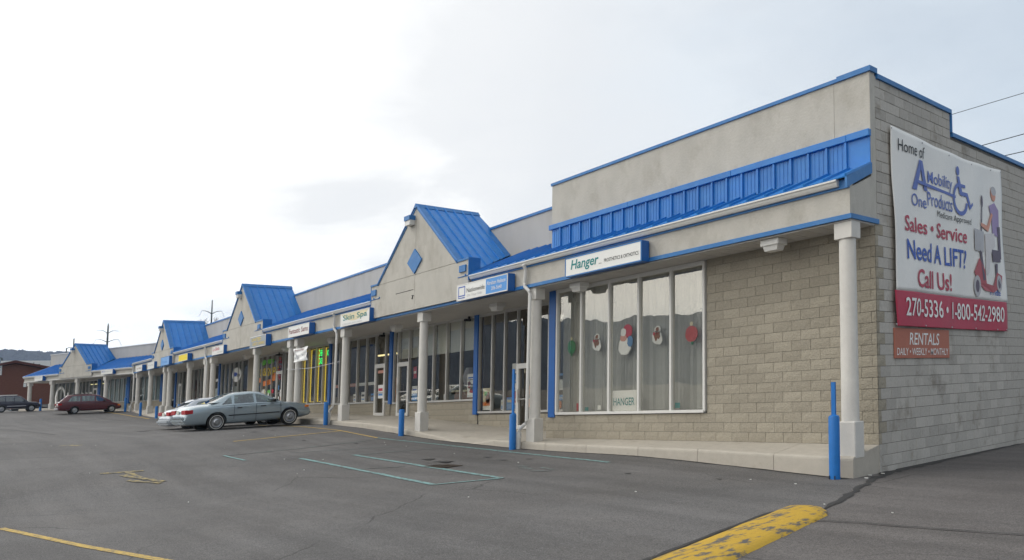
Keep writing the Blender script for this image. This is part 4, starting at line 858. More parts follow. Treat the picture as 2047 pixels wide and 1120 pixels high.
# painted shop window further on
o = thing('window_painting', (-33.8, 1.56, 1.2), 'colourful painted lettering CONSIGNMENT over red band and white swirls on shop glass', 'painting')
yy = 1.512; pn = lambda u, v: (u, yy, v)
mb = MB(); 
for i, ch in enumerate('CONSIGNMENT'): text(ch, -34.95 + i * .26, -34.72 + i * .26, 2.92 - .02 * (i % 3) + (.1 if i == 0 else 0), 3.30 + .03 * (i % 2), pn, mb, offset=0.0090)
obj('lettering', mb, 'yellowp', o)
mb = MB()
for a, b, z0, z1 in ((-35.15, -34.35, 2.55, 2.80), (-34.2, -33.4, 2.35, 2.62), (-33.5, -32.9, 2.40, 2.66), (-33.0, -32.5, 2.55, 2.95)): mb.add([pn(a, z0), pn(b, z0 + .05), pn(b, z1 + .05), pn(a, z1)], [(0, 1, 2, 3)])
obj('red_band', mb, 'orangep', o)
for cx, cz, rx, rz, m in ((-34.9, 1.75, .26, .55, 'white'), (-34.2, 1.75, .28, .38, 'white'), (-34.0, 2.0, .2, .2, 'cream'), (-33.4, 1.6, .18, .35, 'white'), (-32.6, 1.5, .28, .25, 'white'), (-33.7, 1.75, .2, .16, 'greenp'), (-33.3, 2.02, .3, .12, 'greenp'), (-34.2, 1.95, .16, .1, 'yellowp'), (-34.2, 3.62, .35, .14, 'greenp'), (-33.3, 3.65, .5, .14, 'greenp'), (-34.8, 2.3, .08, .12, 'midblue'), (-34.5, 1.45, .1, .08, 'midblue'), (-32.8, 2.05, .15, .12, 'redp')): blob('painted_swirl', m, cx, cz, rx, rz, yy - .004 - R.random() * .01, o, wob=.25, th=.003, seed=int(cx * -100))
mb = MB()
for i, ch in enumerate('SMOKES'): text(ch, -32.12, -31.76, 3.78 - i * .2 - .16, 3.78 - i * .2, pn, mb)
obj('lettering', mb, 'redp', o)
o = thing('door_painting', (-31.85, 1.53, 1.1), 'white and red painted figures on the glass door beside the painted window', 'painting')
for cx, cz, rx, rz, m in ((-31.95, 1.5, .1, .25, 'white'), (-31.75, 1.9, .08, .2, 'white'), (-31.85, 1.3, .16, .1, 'redp'), (-31.7, 1.6, .07, .1, 'orangep'), (-32.0, 2.2, .06, .14, 'midblue')): blob('painted_swirl', m, cx, cz, rx, rz, 1.508, o, wob=.3, th=.003)
# shops beyond: round white emblem, curtains, dark display
o = thing('window_emblem', (-38.4, 1.56, 2.9), 'round white emblem with dark bird shape on the shop window behind the silver sedan', 'emblem'); blob('disc', 'white', -38.45, 3.2, .75, .42, 1.505, o, n=24); blob('printed_patch', 'bluep', -38.65, 3.22,   .32, .13, 1.50, o, wob=.3); blob('printed_patch', 'black', -38.15, 3.15, .22, .10, 1.50, o, wob=.3)
props(obj('display_stand', MB().box(-47.6, -45.0, 1.66, 2.2, 1.8, 2.32).box(-47.5, -46.6, 1.7, 2.1, 2.32, 2.5), 'dark'), 'black display stand inside the window between two columns', 'stand')
for i, (x, m) in enumerate(((-37.2, 'white'), (-40.0, 'white'), (-44.0, 'vinyl_red'), (-43.2, 'white'), (-49.7, 'bluecard'))): props(obj('window_display', MB().box(x, x + .5, 1.8, 2.0, 1.5, 2.3 + .25 * (i % 2)), m), ('white goods stacked behind the glass right of the round emblem', 'white goods stacked behind the glass left of the round emblem', 'red goods behind the dark shop glass by the yellow sign', 'white goods behind the dark shop glass by the yellow sign', 'blue goods behind the shop glass below the pale blue sign')[i], 'goods')
for (a, b, lab) in ((-.25, 2.66, 'pale curtain closed behind the window at the bend of the row'), (4.15, 7.4, 'pale curtain closed behind the wing window beside the painted one')):
    mb = MB(); n = 60
    for i in range(n + 1):
        t_ = a + (b - a) * i / n; o_ = -2.62 + .03 * math.sin(i * 1.9); mb.v += [W(t_, o_, 2.15), W(t_, o_, 3.95), W(t_, o_ - .02, 3.95), W(t_, o_ - .02, 2.15)]
    mb.f = [(4 * i + k, 4 * i + (k + 1) % 4, 4 * i + 4 + (k + 1) % 4, 4 * i + 4 + k) for i in range(n) for k in range(4)]
    props(obj('curtain', mb, 'curtain'), lab, 'curtain')
o = thing('window_painting', W(11, -2.37, 2.0), 'large white painted looping letters on the dark windows of the far wing', 'painting')
def arc(cx, cz, rx, rz, a0, a1, w):
    p = []; n = 14
    for s_, k in ((1, range(n + 1)), (-1, range(n, -1, -1))):
        for i in k:
            a = D2R(a0 + (a1 - a0) * i / n); p.append((cx - (rx + s_ * w / 2) * math.cos(a), cz + (rz + s_ * w / 2) * math.sin(a)))
    return p
for q in ((12.9, 2.75, .65, .85, 0, 350, .22), (11.85, 2.6, .10, .55, 0, 359, .12), (11.2, 2.5, .3, .45, 20, 340, .18), (9.9, 2.55, .25, .45, 0, 300, .16), (9.35, 2.55, .25, .45, 0, 300, .16), (8.8, 2.55, .28, .45, 0, 330, .16)):
    ps = arc(*q); n = len(ps) // 2
    mb = MB(); mb.v = [W(a, -2.385, z) for a, z in ps]; mb.f = [(i, i + 1, len(ps) - 2 - i, len(ps) - 1 - i) for i in range(n - 1)]
    obj('painted_letter', mb, 'white', o)
for i, t_ in enumerate((8.8, 9.35, 9.85, 10.3)): props(obj('ceiling_lamp', MB().prism([(t_, -3.5), (t_ + .35, -3.5), (t_ + .35, -3.4), (t_, -3.4)], lambda a, b, z: W(a, b, z), 3.72, 3.76), 'tube'), ('ceiling tube nearest the door inside the far wing shop', 'second ceiling tube from the door inside the far wing shop', 'third ceiling tube from the door inside the far wing shop', 'ceiling tube nearest the big loop inside the far wing shop')[i], 'lamp', 'ceiling tubes in the far wing')

# ------------------------------------------------------------------ shop signs
def sign_box(lab, x0, x1, face, z0=4.05, z1=4.53, border='white_metal', fn=None):
    fn = fn or (lambda x, d, z: (x, -.91 - d, z))
    t = thing('shop_sign', fn((x0 + x1) / 2, .1, z0), lab, 'sign', 'lightbox signs along the fascia')
    bx = lambda a, b, d0, d1, za, zb: MB().prism([(a, d0), (b, d0), (b, d1), (a, d1)], lambda p, q, r: fn(p, q, r), za, zb)
    obj('cabinet', bx(x0, x1, .036, .29, z0, z1), 'blue_post', t, bev=.008)
    mb = MB()
    for a, b, za, zb in ((x0, x1, z0, z0 + .03), (x0, x1, z1 - .03, z1), (x0, x0 + .03, z0 + .03, z1 - .03), (x1 - .03, x1, z0 + .03, z1 - .03)): mb.prism([(a, .29), (b, .29), (b, .30), (a, .30)], lambda p, q, r: fn(p, q, r), za, zb)
    obj('frame', mb, border, t); obj('sign_face', bx(x0 + .03, x1 - .03, .288, .294, z0 + .03, z1 - .03), face, t)
    return t, (lambda u, v: fn(u, .299, v)), bx
t, f, bx = sign_box('white lightbox sign lettered Hanger Prosthetics and Orthotics in teal', -7.15, -4.64, 'white_sign', border='blue_trim')
obj('lettering', text('Hanger', -6.94, -5.98, 4.14, 4.45, f, shear=.18, offset=0.016), 'teal', t); obj('lettering', text('INC.', -5.97, -5.87, 4.20, 4.23, f), 'black', t); obj('lettering', text('PROSTHETICS & ORTHOTICS', -5.80, -4.73, 4.215, 4.30, f, offset=0.0018), 'black', t)
t, f, bx = sign_box('white and blue lightbox sign lettered Nationwide, Abraham Hobson 206-5640', -11.87, -9.44, 'white_sign')
obj('blue_field', bx(-10.43, -9.48, .293, .297, 4.08, 4.50), 'midblue', t)
f2 = lambda u, v: (u, -1.213, v)
obj('lettering', text('Nationwide', -11.36, -10.49, 4.25, 4.38, f), 'black', t); obj('lettering', text('On Your Side', -11.34, -10.62, 4.13, 4.20, f, shear=.2), 'greyp', t)
obj('lettering', text('Abraham Hobson', -10.38, -9.53, 4.32, 4.43, f2), 'white', t); obj('lettering', text('206-5640', -10.17, -9.70, 4.16, 4.26, f2), 'white', t)
mb = MB()
for a, b, z0, z1 in ((-11.78, -11.75, 4.12, 4.46), (-11.47, -11.44, 4.20, 4.46), (-11.75, -11.47, 4.43, 4.46), (-11.75, -11.44, 4.17, 4.20), (-11.78, -11.44, 4.11, 4.135)): mb.add([f(a, z0), f(b, z0), f(b, z1), f(a, z1)], [(0, 1, 2, 3)])
obj('emblem', mb, 'bluep', t)
t, f, bx = sign_box('cream and white lightbox sign lettered Skin Spa in teal', -19.5, -17.25, 'white_sign')
mb = MB(); p = [(-19.44, 4.50), (-17.31, 4.50)] + [(-17.31 - 2.13 * k / 12, 4.50 - .30 * math.sin(math.pi * k / 12) ** .7) for k in range(1, 12)]
mb.add([f(a, b - .001) for a, b in p], [tuple(range(len(p)))]); obj('cream_field', mb.mapped(lambda x, y, z: (x, y + .003, z)), 'cream', t)
obj('lettering', text('Skin Spa', -19.28, -17.42, 4.20, 4.46, f2, offset=0.0090), 'teal', t); obj('lettering', text('Clinical skin care', -19.3, -17.8, 4.10, 4.16, f2, shear=.2), 'greyp', t)
t, f, bx = sign_box('white lightbox sign lettered Fantastic Sams in dark red', -24.4, -22.30, 'white_sign', 4.08, 4.54)
obj('lettering', text('Fantastic Sams', -24.3, -22.42, 4.22, 4.43, f, offset=0.0054), 'brownred', t)
t, f, bx = sign_box('grey lightbox sign with yellow lettering United Check Cashing', -28.9, -26.95, 'grey_sign', 3.98, 4.50)
obj('lettering', text('UNITED', -28.7, -27.5, 4.27, 4.42, f, offset=0.0067), 'yellowp', t); obj('lettering', text('CHECK CASHING', -28.55, -27.05, 4.07, 4.21, f, offset=0.0045), 'yellowp', t)
t, f, bx = sign_box('white lightbox sign with red script left of the third gable from the corner', -34.45, -32.65, 'white_sign', 4.04, 4.48)
obj('lettering', text('La Bella', -34.35, -33.3, 4.26, 4.43, f, shear=.3), 'redp', t); obj('lettering', text('nail salon', -33.6, -32.75, 4.12, 4.20, f), 'greyp', t)
sign_box('plain bright yellow lightbox sign beside a pale blue one', -40.6, -38.83, 'yellow_sign', 4.10, 4.50)
t, f, bx = sign_box('pale blue lightbox sign under the third gable', -44.5, -42.6, 'ltblue', 4.08, 4.62, 'blue_trim'); obj('lettering', text('Dental', -44.2, -43.1, 4.25, 4.38, f), 'midblue', t)
t, f, bx = sign_box('white lightbox sign with grey lettering touching the third gable', -47.75, -46.1, 'white_sign', 4.06, 4.50); obj('lettering', text('Prestige', -47.6, -46.3, 4.25, 4.36, f), 'greyp', t)
t, f, bx = sign_box('white lightbox sign with faint brown lettering near the bend of the row', -50.9, -49.2, 'white_sign', 4.06, 4.48); obj('lettering', text('Tax Office', -50.7, -49.4, 4.22, 4.32, f), 'brown_toy', t)
fw_ = lambda x, d, z: W(-x, d, z)
t, f, bx = sign_box('white lightbox sign with blue initials on the far wing', -3.4, -2.03, 'white_sign', 4.15, 4.50, fn=fw_); obj('lettering', text('ATI', -3.3, -2.95, 4.30, 4.42, f), 'bluep', t); obj('lettering', text('Physical', -2.9, -2.15, 4.30, 4.40, f), 'greyp', t)
t, f, bx = sign_box('white lightbox sign at the far end of the wing', -11.95, -10.85, 'white_sign', 4.10, 4.46, fn=fw_); obj('lettering', text('Consign', -11.85, -11.0, 4.27, 4.38, f), 'greyp', t)

# ------------------------------------------------------------------ banner and board on the side wall
def warp(y, z):
    u = (y - .6) / 5.7; v = (z - 2.2) / 3.8
    return .06 + .022 * math.sin(7 * u + 5 * v) * (1 - v * .3) + .013 * math.sin(22 * u - 9 * v) + .024 * math.exp(-((u - .10 - (1 - v) * .28) * 14) ** 2) * v + .02 * math.exp(-((u - .03 - (1 - v) * .16) * 20) ** 2) * v + .012 * math.exp(-((u - v * .25) * 9) ** 2) + .02 * math.sin(math.pi * u) * math.sin(math.pi * v) + .010 * math.sin(16 * (v - .35 * u)) * max(0, v - .45) * min(1, (1.02 - v) * 8)
B = thing('banner', (0, 3.45, 2.2), 'large wrinkled white vinyl banner for a mobility products shop on grey block wall', 'banner')
def cloth(z0, z1, name, m, top=False):
    mb = MB(); ny, nz = 72, 40
    for j in range(nz + 1):
        for i in range(ny + 1):
            u, v = i / ny, j / nz; y = .60 + 5.68 * u + (.07 * (1 - v) if not top else .07 * (1 - (z0 + (z1 - z0) * v - 2.2) / 3.85)); z = z0 + (z1 - z0) * v
            if top: z -= .09 * math.sin(math.pi * u) * max(0, v - .6) / .4
            mb.v.append((warp(y, z), y, z))
    mb.f = [(j * (ny + 1) + i, j * (ny + 1) + i + 1, (j + 1) * (ny + 1) + i + 1, (j + 1) * (ny + 1) + i) for j in range(nz) for i in range(ny)]
    o = obj(name, mb, m, B, smooth=True, fix=False); s_ = o.modifiers.new('thick', 'SOLIDIFY'); s_.thickness = .003; s_.offset = -1; return o
cloth(2.85, 6.03, 'banner_sheet', 'vinyl', True); cloth(2.17, 2.85, 'red_band', 'vinyl_red')
bf = lambda k=.014: (lambda u, v: (warp(u, v) + k, u, v))
def btext(s, y0, y1, z0, z1, m, **kw): return obj('lettering', text(s, y0, y1, z0, z1, bf(), **kw), m, B)
btext('Home of', .86, 2.0, 5.58, 5.82, 'black'); btext('Mobility', 2.17, 3.32, 5.045, 5.38, 'navyp', offset=0.0045); btext('One', 1.38, 2.06, 4.57, 4.82, 'navyp', offset=0.0045)
btext('Products', 2.12, 3.33, 4.65, 4.945, 'navyp', offset=0.0045); btext('Medicare Approved', 2.55, 4.24, 4.43, 4.60, 'black')
btext('Sales \u2022 Service', 1.05, 4.0, 4.03, 4.34, 'vinyl_red', offset=0.0099); btext('Need A LIFT?', 1.12, 3.98, 3.48, 3.88, 'bluep', offset=0.0135); btext('Call Us!', 1.50, 3.20, 2.95, 3.32, 'vinyl_red', offset=0.0135)
btext('270-5336 \u2022 1-800-542-2980', .98, 6.08, 2.37, 2.73, 'white', offset=0.0090); btext('Pride', 5.33, 5.92, 2.98, 3.12, 'bluep', offset=0.0090); btext('Mobility Products Corp', 5.36, 5.95, 2.92, 2.95, 'greyp')
def bpoly(pts, m, name='printed_patch', k=.016):
    mb = MB(); mb.add([bf(k)(a, b) for a, b in pts], [tuple(range(len(pts)))]); return obj(name, mb, m, B)
ell = lambda cx, cz, rx, rz, n=20: [(cx + rx * math.cos(6.2832 * i / n), cz + rz * math.sin(6.2832 * i / n)) for i in range(n)]
for q in ([(1.40, 4.90), (1.62, 4.90), (1.90, 5.53), (1.74, 5.53)], [(1.90, 5.53), (1.76, 5.53), (1.98, 4.94), (2.14, 4.94)], [(1.60, 5.05), (1.64, 5.115), (3.50, 5.035), (3.50, 4.975)]): bpoly(q, 'navyp', 'emblem')
bpoly(ell(3.66, 5.60, .10, .10), 'navyp', 'emblem'); bpoly([(3.60, 5.48), (3.74, 5.48), (3.86, 5.10), (3.70, 5.10)], 'navyp', 'emblem'); bpoly([(3.68, 5.33), (3.70, 5.26), (4.02, 5.26), (4.02, 5.33)], 'navyp', 'emblem'); bpoly([(3.72, 5.16), (3.74, 5.07), (4.08, 5.07), (4.06, 5.16)], 'navyp', 'emblem')
bpoly([(4.0, 5.14), (4.10, 5.16), (4.26, 4.84), (4.16, 4.80)], 'navyp', 'emblem'); bpoly([(4.14, 4.84), (4.18, 4.80), (4.36, 4.92), (4.34, 4.98)], 'navyp', 'emblem')
ring = MB()
for i in range(21):
    a = D2R(100 + 250 * i / 20)
    for r_ in (.36, .27): ring.v.append(bf(.017)(3.72 + r_ * math.cos(a), 4.98 + r_ * math.sin(a)))
ring.f = [(2 * i, 2 * i + 1, 2 * i + 3, 2 * i + 2) for i in range(20)]; obj('emblem', ring, 'navyp', B)
# printed picture of a rider on a red scooter
for pts, m, k in ((ell(5.72, 5.36, .13, .17), 'pink', .016), (ell(5.75, 5.44, .14, .11), 'greyp', .018), ([(5.42, 5.05), (5.75, 5.16), (5.98, 5.0), (5.98, 4.35), (5.50, 4.40), (5.52, 4.75)], 'purple', .016), ([(5.52, 4.9), (5.60, 4.85), (5.25, 4.42), (4.85, 4.52), (4.86, 4.60), (5.22, 4.56)], 'pink', .019),
        ([(5.05, 4.36), (5.60, 4.42), (5.62, 4.12), (5.35, 3.95), (5.20, 3.45), (5.0, 3.42), (5.02, 4.0)], 'faded_white', .018), ([(5.38, 4.02), (5.98, 4.05), (6.02, 3.78), (5.45, 3.74)], 'faded_dark', .02), ([(5.85, 4.6), (6.05, 4.62), (6.08, 3.85), (5.92, 3.85)], 'faded_dark', .017), ([(4.62, 4.38), (4.72, 4.40), (4.98, 3.3), (4.86, 3.28)], 'faded_dark', .02),
        ([(4.42, 4.42), (5.0, 4.40), (4.92, 3.92), (4.46, 3.94)], 'greyp', .019), ([(4.95, 5.05), (5.0, 5.05), (4.90, 4.4), (4.84, 4.4)], 'faded_dark', .018), (ell(4.97, 5.10, .06, .14), 'faded_dark', .02), ([(4.42, 3.45), (4.68, 3.78), (4.95, 3.52), (5.05, 3.22), (5.5, 3.2), (5.72, 3.52), (6.05, 3.46), (6.0, 3.22), (5.5, 3.04), (4.95, 3.06), (4.6, 3.22)], 'faded_red', .021),
        ([(5.62, 3.72), (5.8, 3.72), (5.78, 3.45), (5.66, 3.45)], 'faded_dark', .02), (ell(4.55, 3.14, .17, .24), 'greyp', .023), (ell(4.55, 3.14, .09, .14), 'faded_dark', .025), (ell(5.85, 3.27, .15, .20), 'greyp', .023), (ell(5.85, 3.27, .08, .12), 'faded_dark', .025)): bpoly(pts, m, 'printed_rider', k)
for y in (.62, 1.9, 3.2, 4.5, 5.7, 6.26):
    for z in (2.2, 5.98): obj('grommet', MB().lathe([(.016, 0), (.016, .012)], n=8).mapped(lambda a, b, c: (warp(y, z) + c + .004, y + a, z + b - (.12 * math.sin(math.pi * (y - .6) / 5.7) if z > 5 else 0))), 'greyp', B)
t = thing('rentals_board', (0, 1.87, 1.56), 'faded red board lettered Rentals daily weekly monthly below the big banner', 'sign')
obj('board', MB().box(.004, .03, .64, 3.12, 1.56, 2.14), 'rental', t, bev=.006)
rf = lambda u, v: (.034, u, v)
obj('lettering', text('RENTALS', 1.26, 2.62, 1.82, 2.06, rf, shear=.15, offset=0.0067), 'white', t); obj('lettering', text('DAILY \u2022 WEEKLY \u2022 MONTHLY', .72, 3.05, 1.62, 1.76, rf, shear=.12, offset=0.0045), 'white', t)

# ------------------------------------------------------------------ bollards
def bollard(x, y, top, lab, r=.092, m='bollard', post=None, zg=None, nm='bollard'):
    z = gz(x, y) - .05 if zg is None else zg
    t = thing(nm, (x, y, z), lab, 'bollard', 'bollards along the kerb' if m == 'bollard' else None)
    obj('tube', MB().lathe([(r, z), (r, top - .05), (r * .9, top - .02), (r * .55, top)], c=(x, y, 0), n=20), m, t, smooth=True)
    if post: obj('sign_post', MB().box(x - .035, x + .035, y - .02, y + .02, top - .02, post), m, t)
    return t
bollard(-.21, -1.2, .60, 'blue bollard with thin square post at the raised corner of the pavement', post=1.17)
o = bpy.data.objects['bollard']
for a in (-.05, .05): obj('slot', MB().box(-.21 + a - .006, -.21 + a + .006, -1.302, -1.285, -.58, -.44), 'dark', o)
bollard(-9.12, -1.2, .73, 'blue bollard with tall thin post beside the white downspout and shop door 181', post=1.90)
bollard(-14.86, -1.2, .93, 'round topped blue bollard in front of the insurance shop window'); bollard(-20.48, -1.2, 1.29, 'blue bollard by the downspout right of the silver sedan', r=.085)
bollard(-40.0, -1.2, 1.62, 'blue bollard top showing above the boot of the white car', r=.085); bollard(-44.9, -1.2, 1.60, 'blue bollard next to the grey one, left of the white car', r=.09)
bollard(-44.0, -1.15, 1.62, 'plain grey white round bollard beside a blue one', r=.12, m='column', nm='grey_bollard')
bollard(-49.0, -1.2, 1.92, 'blue bollard standing free of the columns by the sloping kerb', r=.085); bollard(-52.75, -1.35, 2.35, 'blue bollard with tall post at the nose of the maroon van', r=.085, post=3.3)
q = W(10.6, .45, 0); bollard(q[0], q[1], 2.68, 'short blue bollard near the far end of the wing', r=.085, zg=1.66)

# ------------------------------------------------------------------ cars
def lofted(rows, closed=True):
    mb = MB(); n = len(rows[0])
    for r_ in rows: mb.v += r_
    for i in range(len(rows) - 1):
        for k in range(n - 1): mb.f.append((i * n + k, i * n + k + 1, (i + 1) * n + k + 1, (i + 1) * n + k))
        if closed: mb.f.append((i * n + n - 1, i * n, (i + 1) * n, (i + 1) * n + n - 1))
    mb.f.append(tuple(range(n))[::-1]); mb.f.append(tuple((len(rows) - 1) * n + k for k in range(n))); return mb
def car(name, lab, cat, spec, xr, y_rear, zg, sc, paint, pitch=0.0):
    """built with s from the rear bumper (0) to the nose, x across, z up; xr is the side that faces the drive"""
    HW = spec['hw']; w = spec['wheels']; wr = spec['wr']
    root = thing(name, (xr - HW * sc, y_rear + spec['len'] * sc / 2, zg), lab, cat)
    T = lambda x, s_, z: (xr - HW * sc + x * sc, y_rear + s_ * sc, zg + (z + pitch * (s_ - spec['len'] / 2)) * sc)
    put = lambda nm, mb, m, par=root, **kw: obj(nm, mb.mapped(T), m, par, **kw)
    # lower body with wheel arches cut out
    rows = []
    for s_, zb, zt, k, top in spec['body']:
        h = HW * k; zm = zb + (zt - zb) * .5
        half = [(0, s_, zb), (h * .86, s_, zb), (h * .97, s_, zb + .07), (h, s_, zm), (h * .985, s_, zt - .10), (h * .95, s_, zt - .015), (h * .84, s_, zt + (top - zt) * .4), (h * .45, s_, top - .004), (0, s_, top)]
        rows.append([(-x, a, b) for x, a, b in half[1:-1]][::-1] + half)
    mb = lofted(rows); me = mesh_of(mb.v, mb.f, 'body', None)
    tmp = bpy.data.objects.new('tmp', me); COL.objects.link(tmp)
    ss = tmp.modifiers.new('s', 'SUBSURF'); ss.levels = 2; ss.render_levels = 2
    cutter = MB()
    for s_ in w: cutter.lathe([(wr * 1.17, -HW * 1.3), (wr * 1.17, -HW * .62)], c=(0, s_, wr), axis='x', n=28).lathe([(wr * 1.17, HW * .62), (wr * 1.17, HW * 1.3)], c=(0, s_, wr), axis='x', n=28)
    cme = mesh_of(cutter.v, cutter.f, 'cut', None); cut = bpy.data.objects.new('cut', cme); COL.objects.link(cut)
    bo = tmp.modifiers.new('b', 'BOOLEAN'); bo.object = cut; bo.operation = 'DIFFERENCE'; bo.solver = 'EXACT'
    bpy.context.view_layer.update()
    ev = bpy.data.meshes.new_from_object(tmp.evaluated_get(bpy.context.evaluated_depsgraph_get()))
    mb = MB(); mb.v = [tuple(v.co) for v in ev.vertices]; mb.f = [tuple(p.vertices) for p in ev.polygons]
    for o_ in (tmp, cut): bpy.data.objects.remove(o_)
    for m_ in (me, cme, ev): bpy.data.meshes.remove(m_)
    body = put('body', mb, paint, smooth=True)
    # cabin
    cab = spec['cabin']        # (s, z belt, half width belt, z roof edge, half width roof)
    rows = []
    for s_, zb, wb, zr, wr_ in cab:
        half = [(wb, s_, zb), (wr_ + (wb - wr_) * .12, s_, zb + (zr - zb) * .90), (wr_ * .93, s_, zr + .015 * (zr > zb + .1)), (wr_ * .5, s_, zr + .04 * (zr > zb + .1)), (0, s_, zr + .05 * (zr > zb + .1))]
        rows.append(half + [(-x, a, b) for x, a, b in half[:-1]][::-1])
    def side_pt(s_, f):
        for a, b in zip(cab, cab[1:]):
            if a[0] <= s_ <= b[0]:
                t = (s_ - a[0]) / (b[0] - a[0]); zb, wb, zr, wr_ = [a[i] + (b[i] - a[i]) * t for i in (1, 2, 3, 4)]
                g = min(1, f / .9); return (wb + (wr_ + (wb - wr_) * .12 - wb) * g, zb + (zr - zb) * f)
    cmb = lofted(rows, False); cut = MB()
    for pts, nm in spec['glass']:
        cut.prism([(s_, side_pt(s_, f)[1]) for s_, f in pts], lambda p, q, r: (r, p, q), -1.3, 1.3)
        for sg in (1, -1):
            P = [];
            for s_, f in pts: x, z = side_pt(s_, f); P.append((s_, x, z))
            n = len(P); g = MB().add([(sg * (x + .004), s_, z) for s_, x, z in P] + [(sg * (x - .012), s_, z) for s_, x, z in P], [tuple(range(n)), tuple(range(n, 2 * n))] + [(i, (i + 1) % n, n + (i + 1) % n, n + i) for i in range(n)])
            put(nm, g, spec.get('gm', 'car_glass'))
    for (a, b, fa, fb) in spec['screens']:     # windscreen and rear window: between cabin stations a (foot) and b (head)
        A, Bq = cab[a], cab[b]
        def pt(f, sx):
            s_ = A[0] + (Bq[0] - A[0]) * f; zb = A[1] + (Bq[1] - A[1]) * f; zr = A[3] + (Bq[3] - A[3]) * f; ww = (A[2] * .93 if a in (0, len(cab) - 1) else A[2]) * (1 - f) + Bq[4] * f
            return (sx * ww * .90, s_, zr)
        d = Vector((0, -(Bq[3] - A[3]), Bq[0] - A[0])).normalized(); d = d if d.z > 0 else -d
        c8 = [pt(fa, -.97), pt(fa, .97), pt(fb, .97), pt(fb, -.97)]
        cut.add([(x, s_ - d.y * .09, z - d.z * .09) for x, s_, z in c8] + [(x, s_ + d.y * .12, z + d.z * .12) for x, s_, z in c8], [(0, 1, 2, 3), (4, 5, 6, 7)] + [(i, (i + 1) % 4, 4 + (i + 1) % 4, 4 + i) for i in range(4)])
        q = [pt(fa, -1), pt(fa, -.5), pt(fa, .5), pt(fa, 1), pt(fb, 1), pt(fb, .5), pt(fb, -.5), pt(fb, -1)]
        up = [.015, .045, .045, .015] * 2; lo = [.0, .03, .03, .0] * 2
        put('rear_window' if a == 0 else 'windscreen', MB().add([(x, s_ + d.y * u_, z + d.z * u_) for (x, s_, z), u_ in zip(q, up)] + [(x, s_ + d.y * u_, z + d.z * u_) for (x, s_, z), u_ in zip(q, lo)], [tuple(range(8)), tuple(range(8, 16))] + [(i, (i + 1) % 8, 8 + (i + 1) % 8, 8 + i) for i in range(8)]), spec.get('gm', 'car_glass'), smooth=False)
    cm_ = mesh_of(cmb.v, cmb.f, 'cabin', None); tmp = bpy.data.objects.new('tmp', cm_); COL.objects.link(tmp)
    so = tmp.modifiers.new('t', 'SOLIDIFY'); so.thickness = .035; so.offset = -1
    cme = mesh_of(cut.v, cut.f, 'cut', None); cuo = bpy.data.objects.new('cut', cme); COL.objects.link(cuo)
    bo = tmp.modifiers.new('b', 'BOOLEAN'); bo.object = cuo; bo.operation = 'DIFFERENCE'; bo.solver = 'EXACT'; bo.use_self = True
    bpy.context.view_layer.update(); ev = bpy.data.meshes.new_from_object(tmp.evaluated_get(bpy.context.evaluated_depsgraph_get()))
    mb = MB(); mb.v = [tuple(v.co) for v in ev.vertices]; mb.f = [tuple(p.vertices) for p in ev.polygons]
    for o_ in (tmp, cuo): bpy.data.objects.remove(o_)
    for m_ in (cm_, cme, ev): bpy.data.meshes.remove(m_)
    put('cabin', mb, paint, body, smooth=True)
    zsh = max(r_[4] for r_ in spec['body']) ; put('inner_trim', MB().box(-HW * .86, HW * .86, cab[0][0] + .12, cab[-1][0] - .15, zsh + .0, zsh + .022), 'seat', body)
    # wheels
    for s_ in w:
        for sg in (1, -1):
            c = (0, s_, wr); x0 = sg * (HW - .22); x1 = sg * (HW - .02)
            ty = put('wheel', MB().lathe([(wr * .62, x0), (wr * .93, x0), (wr, x0 + sg * .03), (wr, x1 - sg * .03), (wr * .95, x1), (wr * .64, x1 + sg * .004), (wr * .60, x1 - sg * .03)], c=c, axis='x', n=28), 'rubber', smooth=True)
            put('hub_cap', MB().lathe([(wr * .62, x1 - sg * .02), (wr * .60, x1 + sg * .006), (wr * .42, x1 - sg * .008), (wr * .30, x1 + sg * .004), (wr * .24, x1 + sg * .03), (.01, x1 + sg * .035)], c=c, axis='x', n=24), 'hub', ty, smooth=True)
            if spec.get('whitewall'):
                put('whitewall', MB().lathe([(wr * .78, x1 - sg * .002), (wr * .78, x1 + sg * .007), (wr * .71, x1 + sg * .007), (wr * .71, x1 - sg * .002)], c=c, axis='x', n=28, cap=False), 'whitewall', ty)
    put('wheel_arch_liner', MB().box(-HW * .6, HW * .6, w[0] - .4, w[0] + .4, wr * .8, wr * 1.9).box(-HW * .6, HW * .6, w[1] - .4, w[1] + .4, wr * .8, wr * 1.9), 'plastic', body)
    for it in spec['bits']:
        nm, m, (x0, x1, s0, s1, z0, z1) = it[:3]
        for sg in ((1, -1) if len(it) < 4 else (1,)):
            put(nm, MB().box(min(sg * x0, sg * x1), max(sg * x0, sg * x1), s0, s1, z0, z1), m, bev=(.075 if nm == 'bumper' else min(.012, (z1 - z0) * .3, abs(x1 - x0) * .3)) * sc, seg=3, smooth=nm == 'bumper')
    for s_, z0, z1, dx in spec.get('seams', ()):
        put('door_seam', MB().add([(HW * 1.0 + .002, s_ - .008, z0), (HW * 1.0 + .002, s_ + .008, z0), (HW * 1.004, s_ + .008 + dx * .5, (z0 + z1) / 2), (HW * .985 + .006, s_ + .008 + dx, z1), (HW * .985 + .006, s_ - .008 + dx, z1), (HW * 1.004, s_ - .008 + dx * .5, (z0 + z1) / 2)], [(0, 1, 2, 5), (5, 2, 3, 4)]), 'plastic')
    for x, s_ in spec.get('seats', ()):
        put('seat', MB().box(x - .25, x + .25, s_, s_ + .14, .55, 1.16).box(x - .13, x + .13, s_, s_ + .1, 1.16, 1.29), 'seat', bev=.03 * sc)
    return root
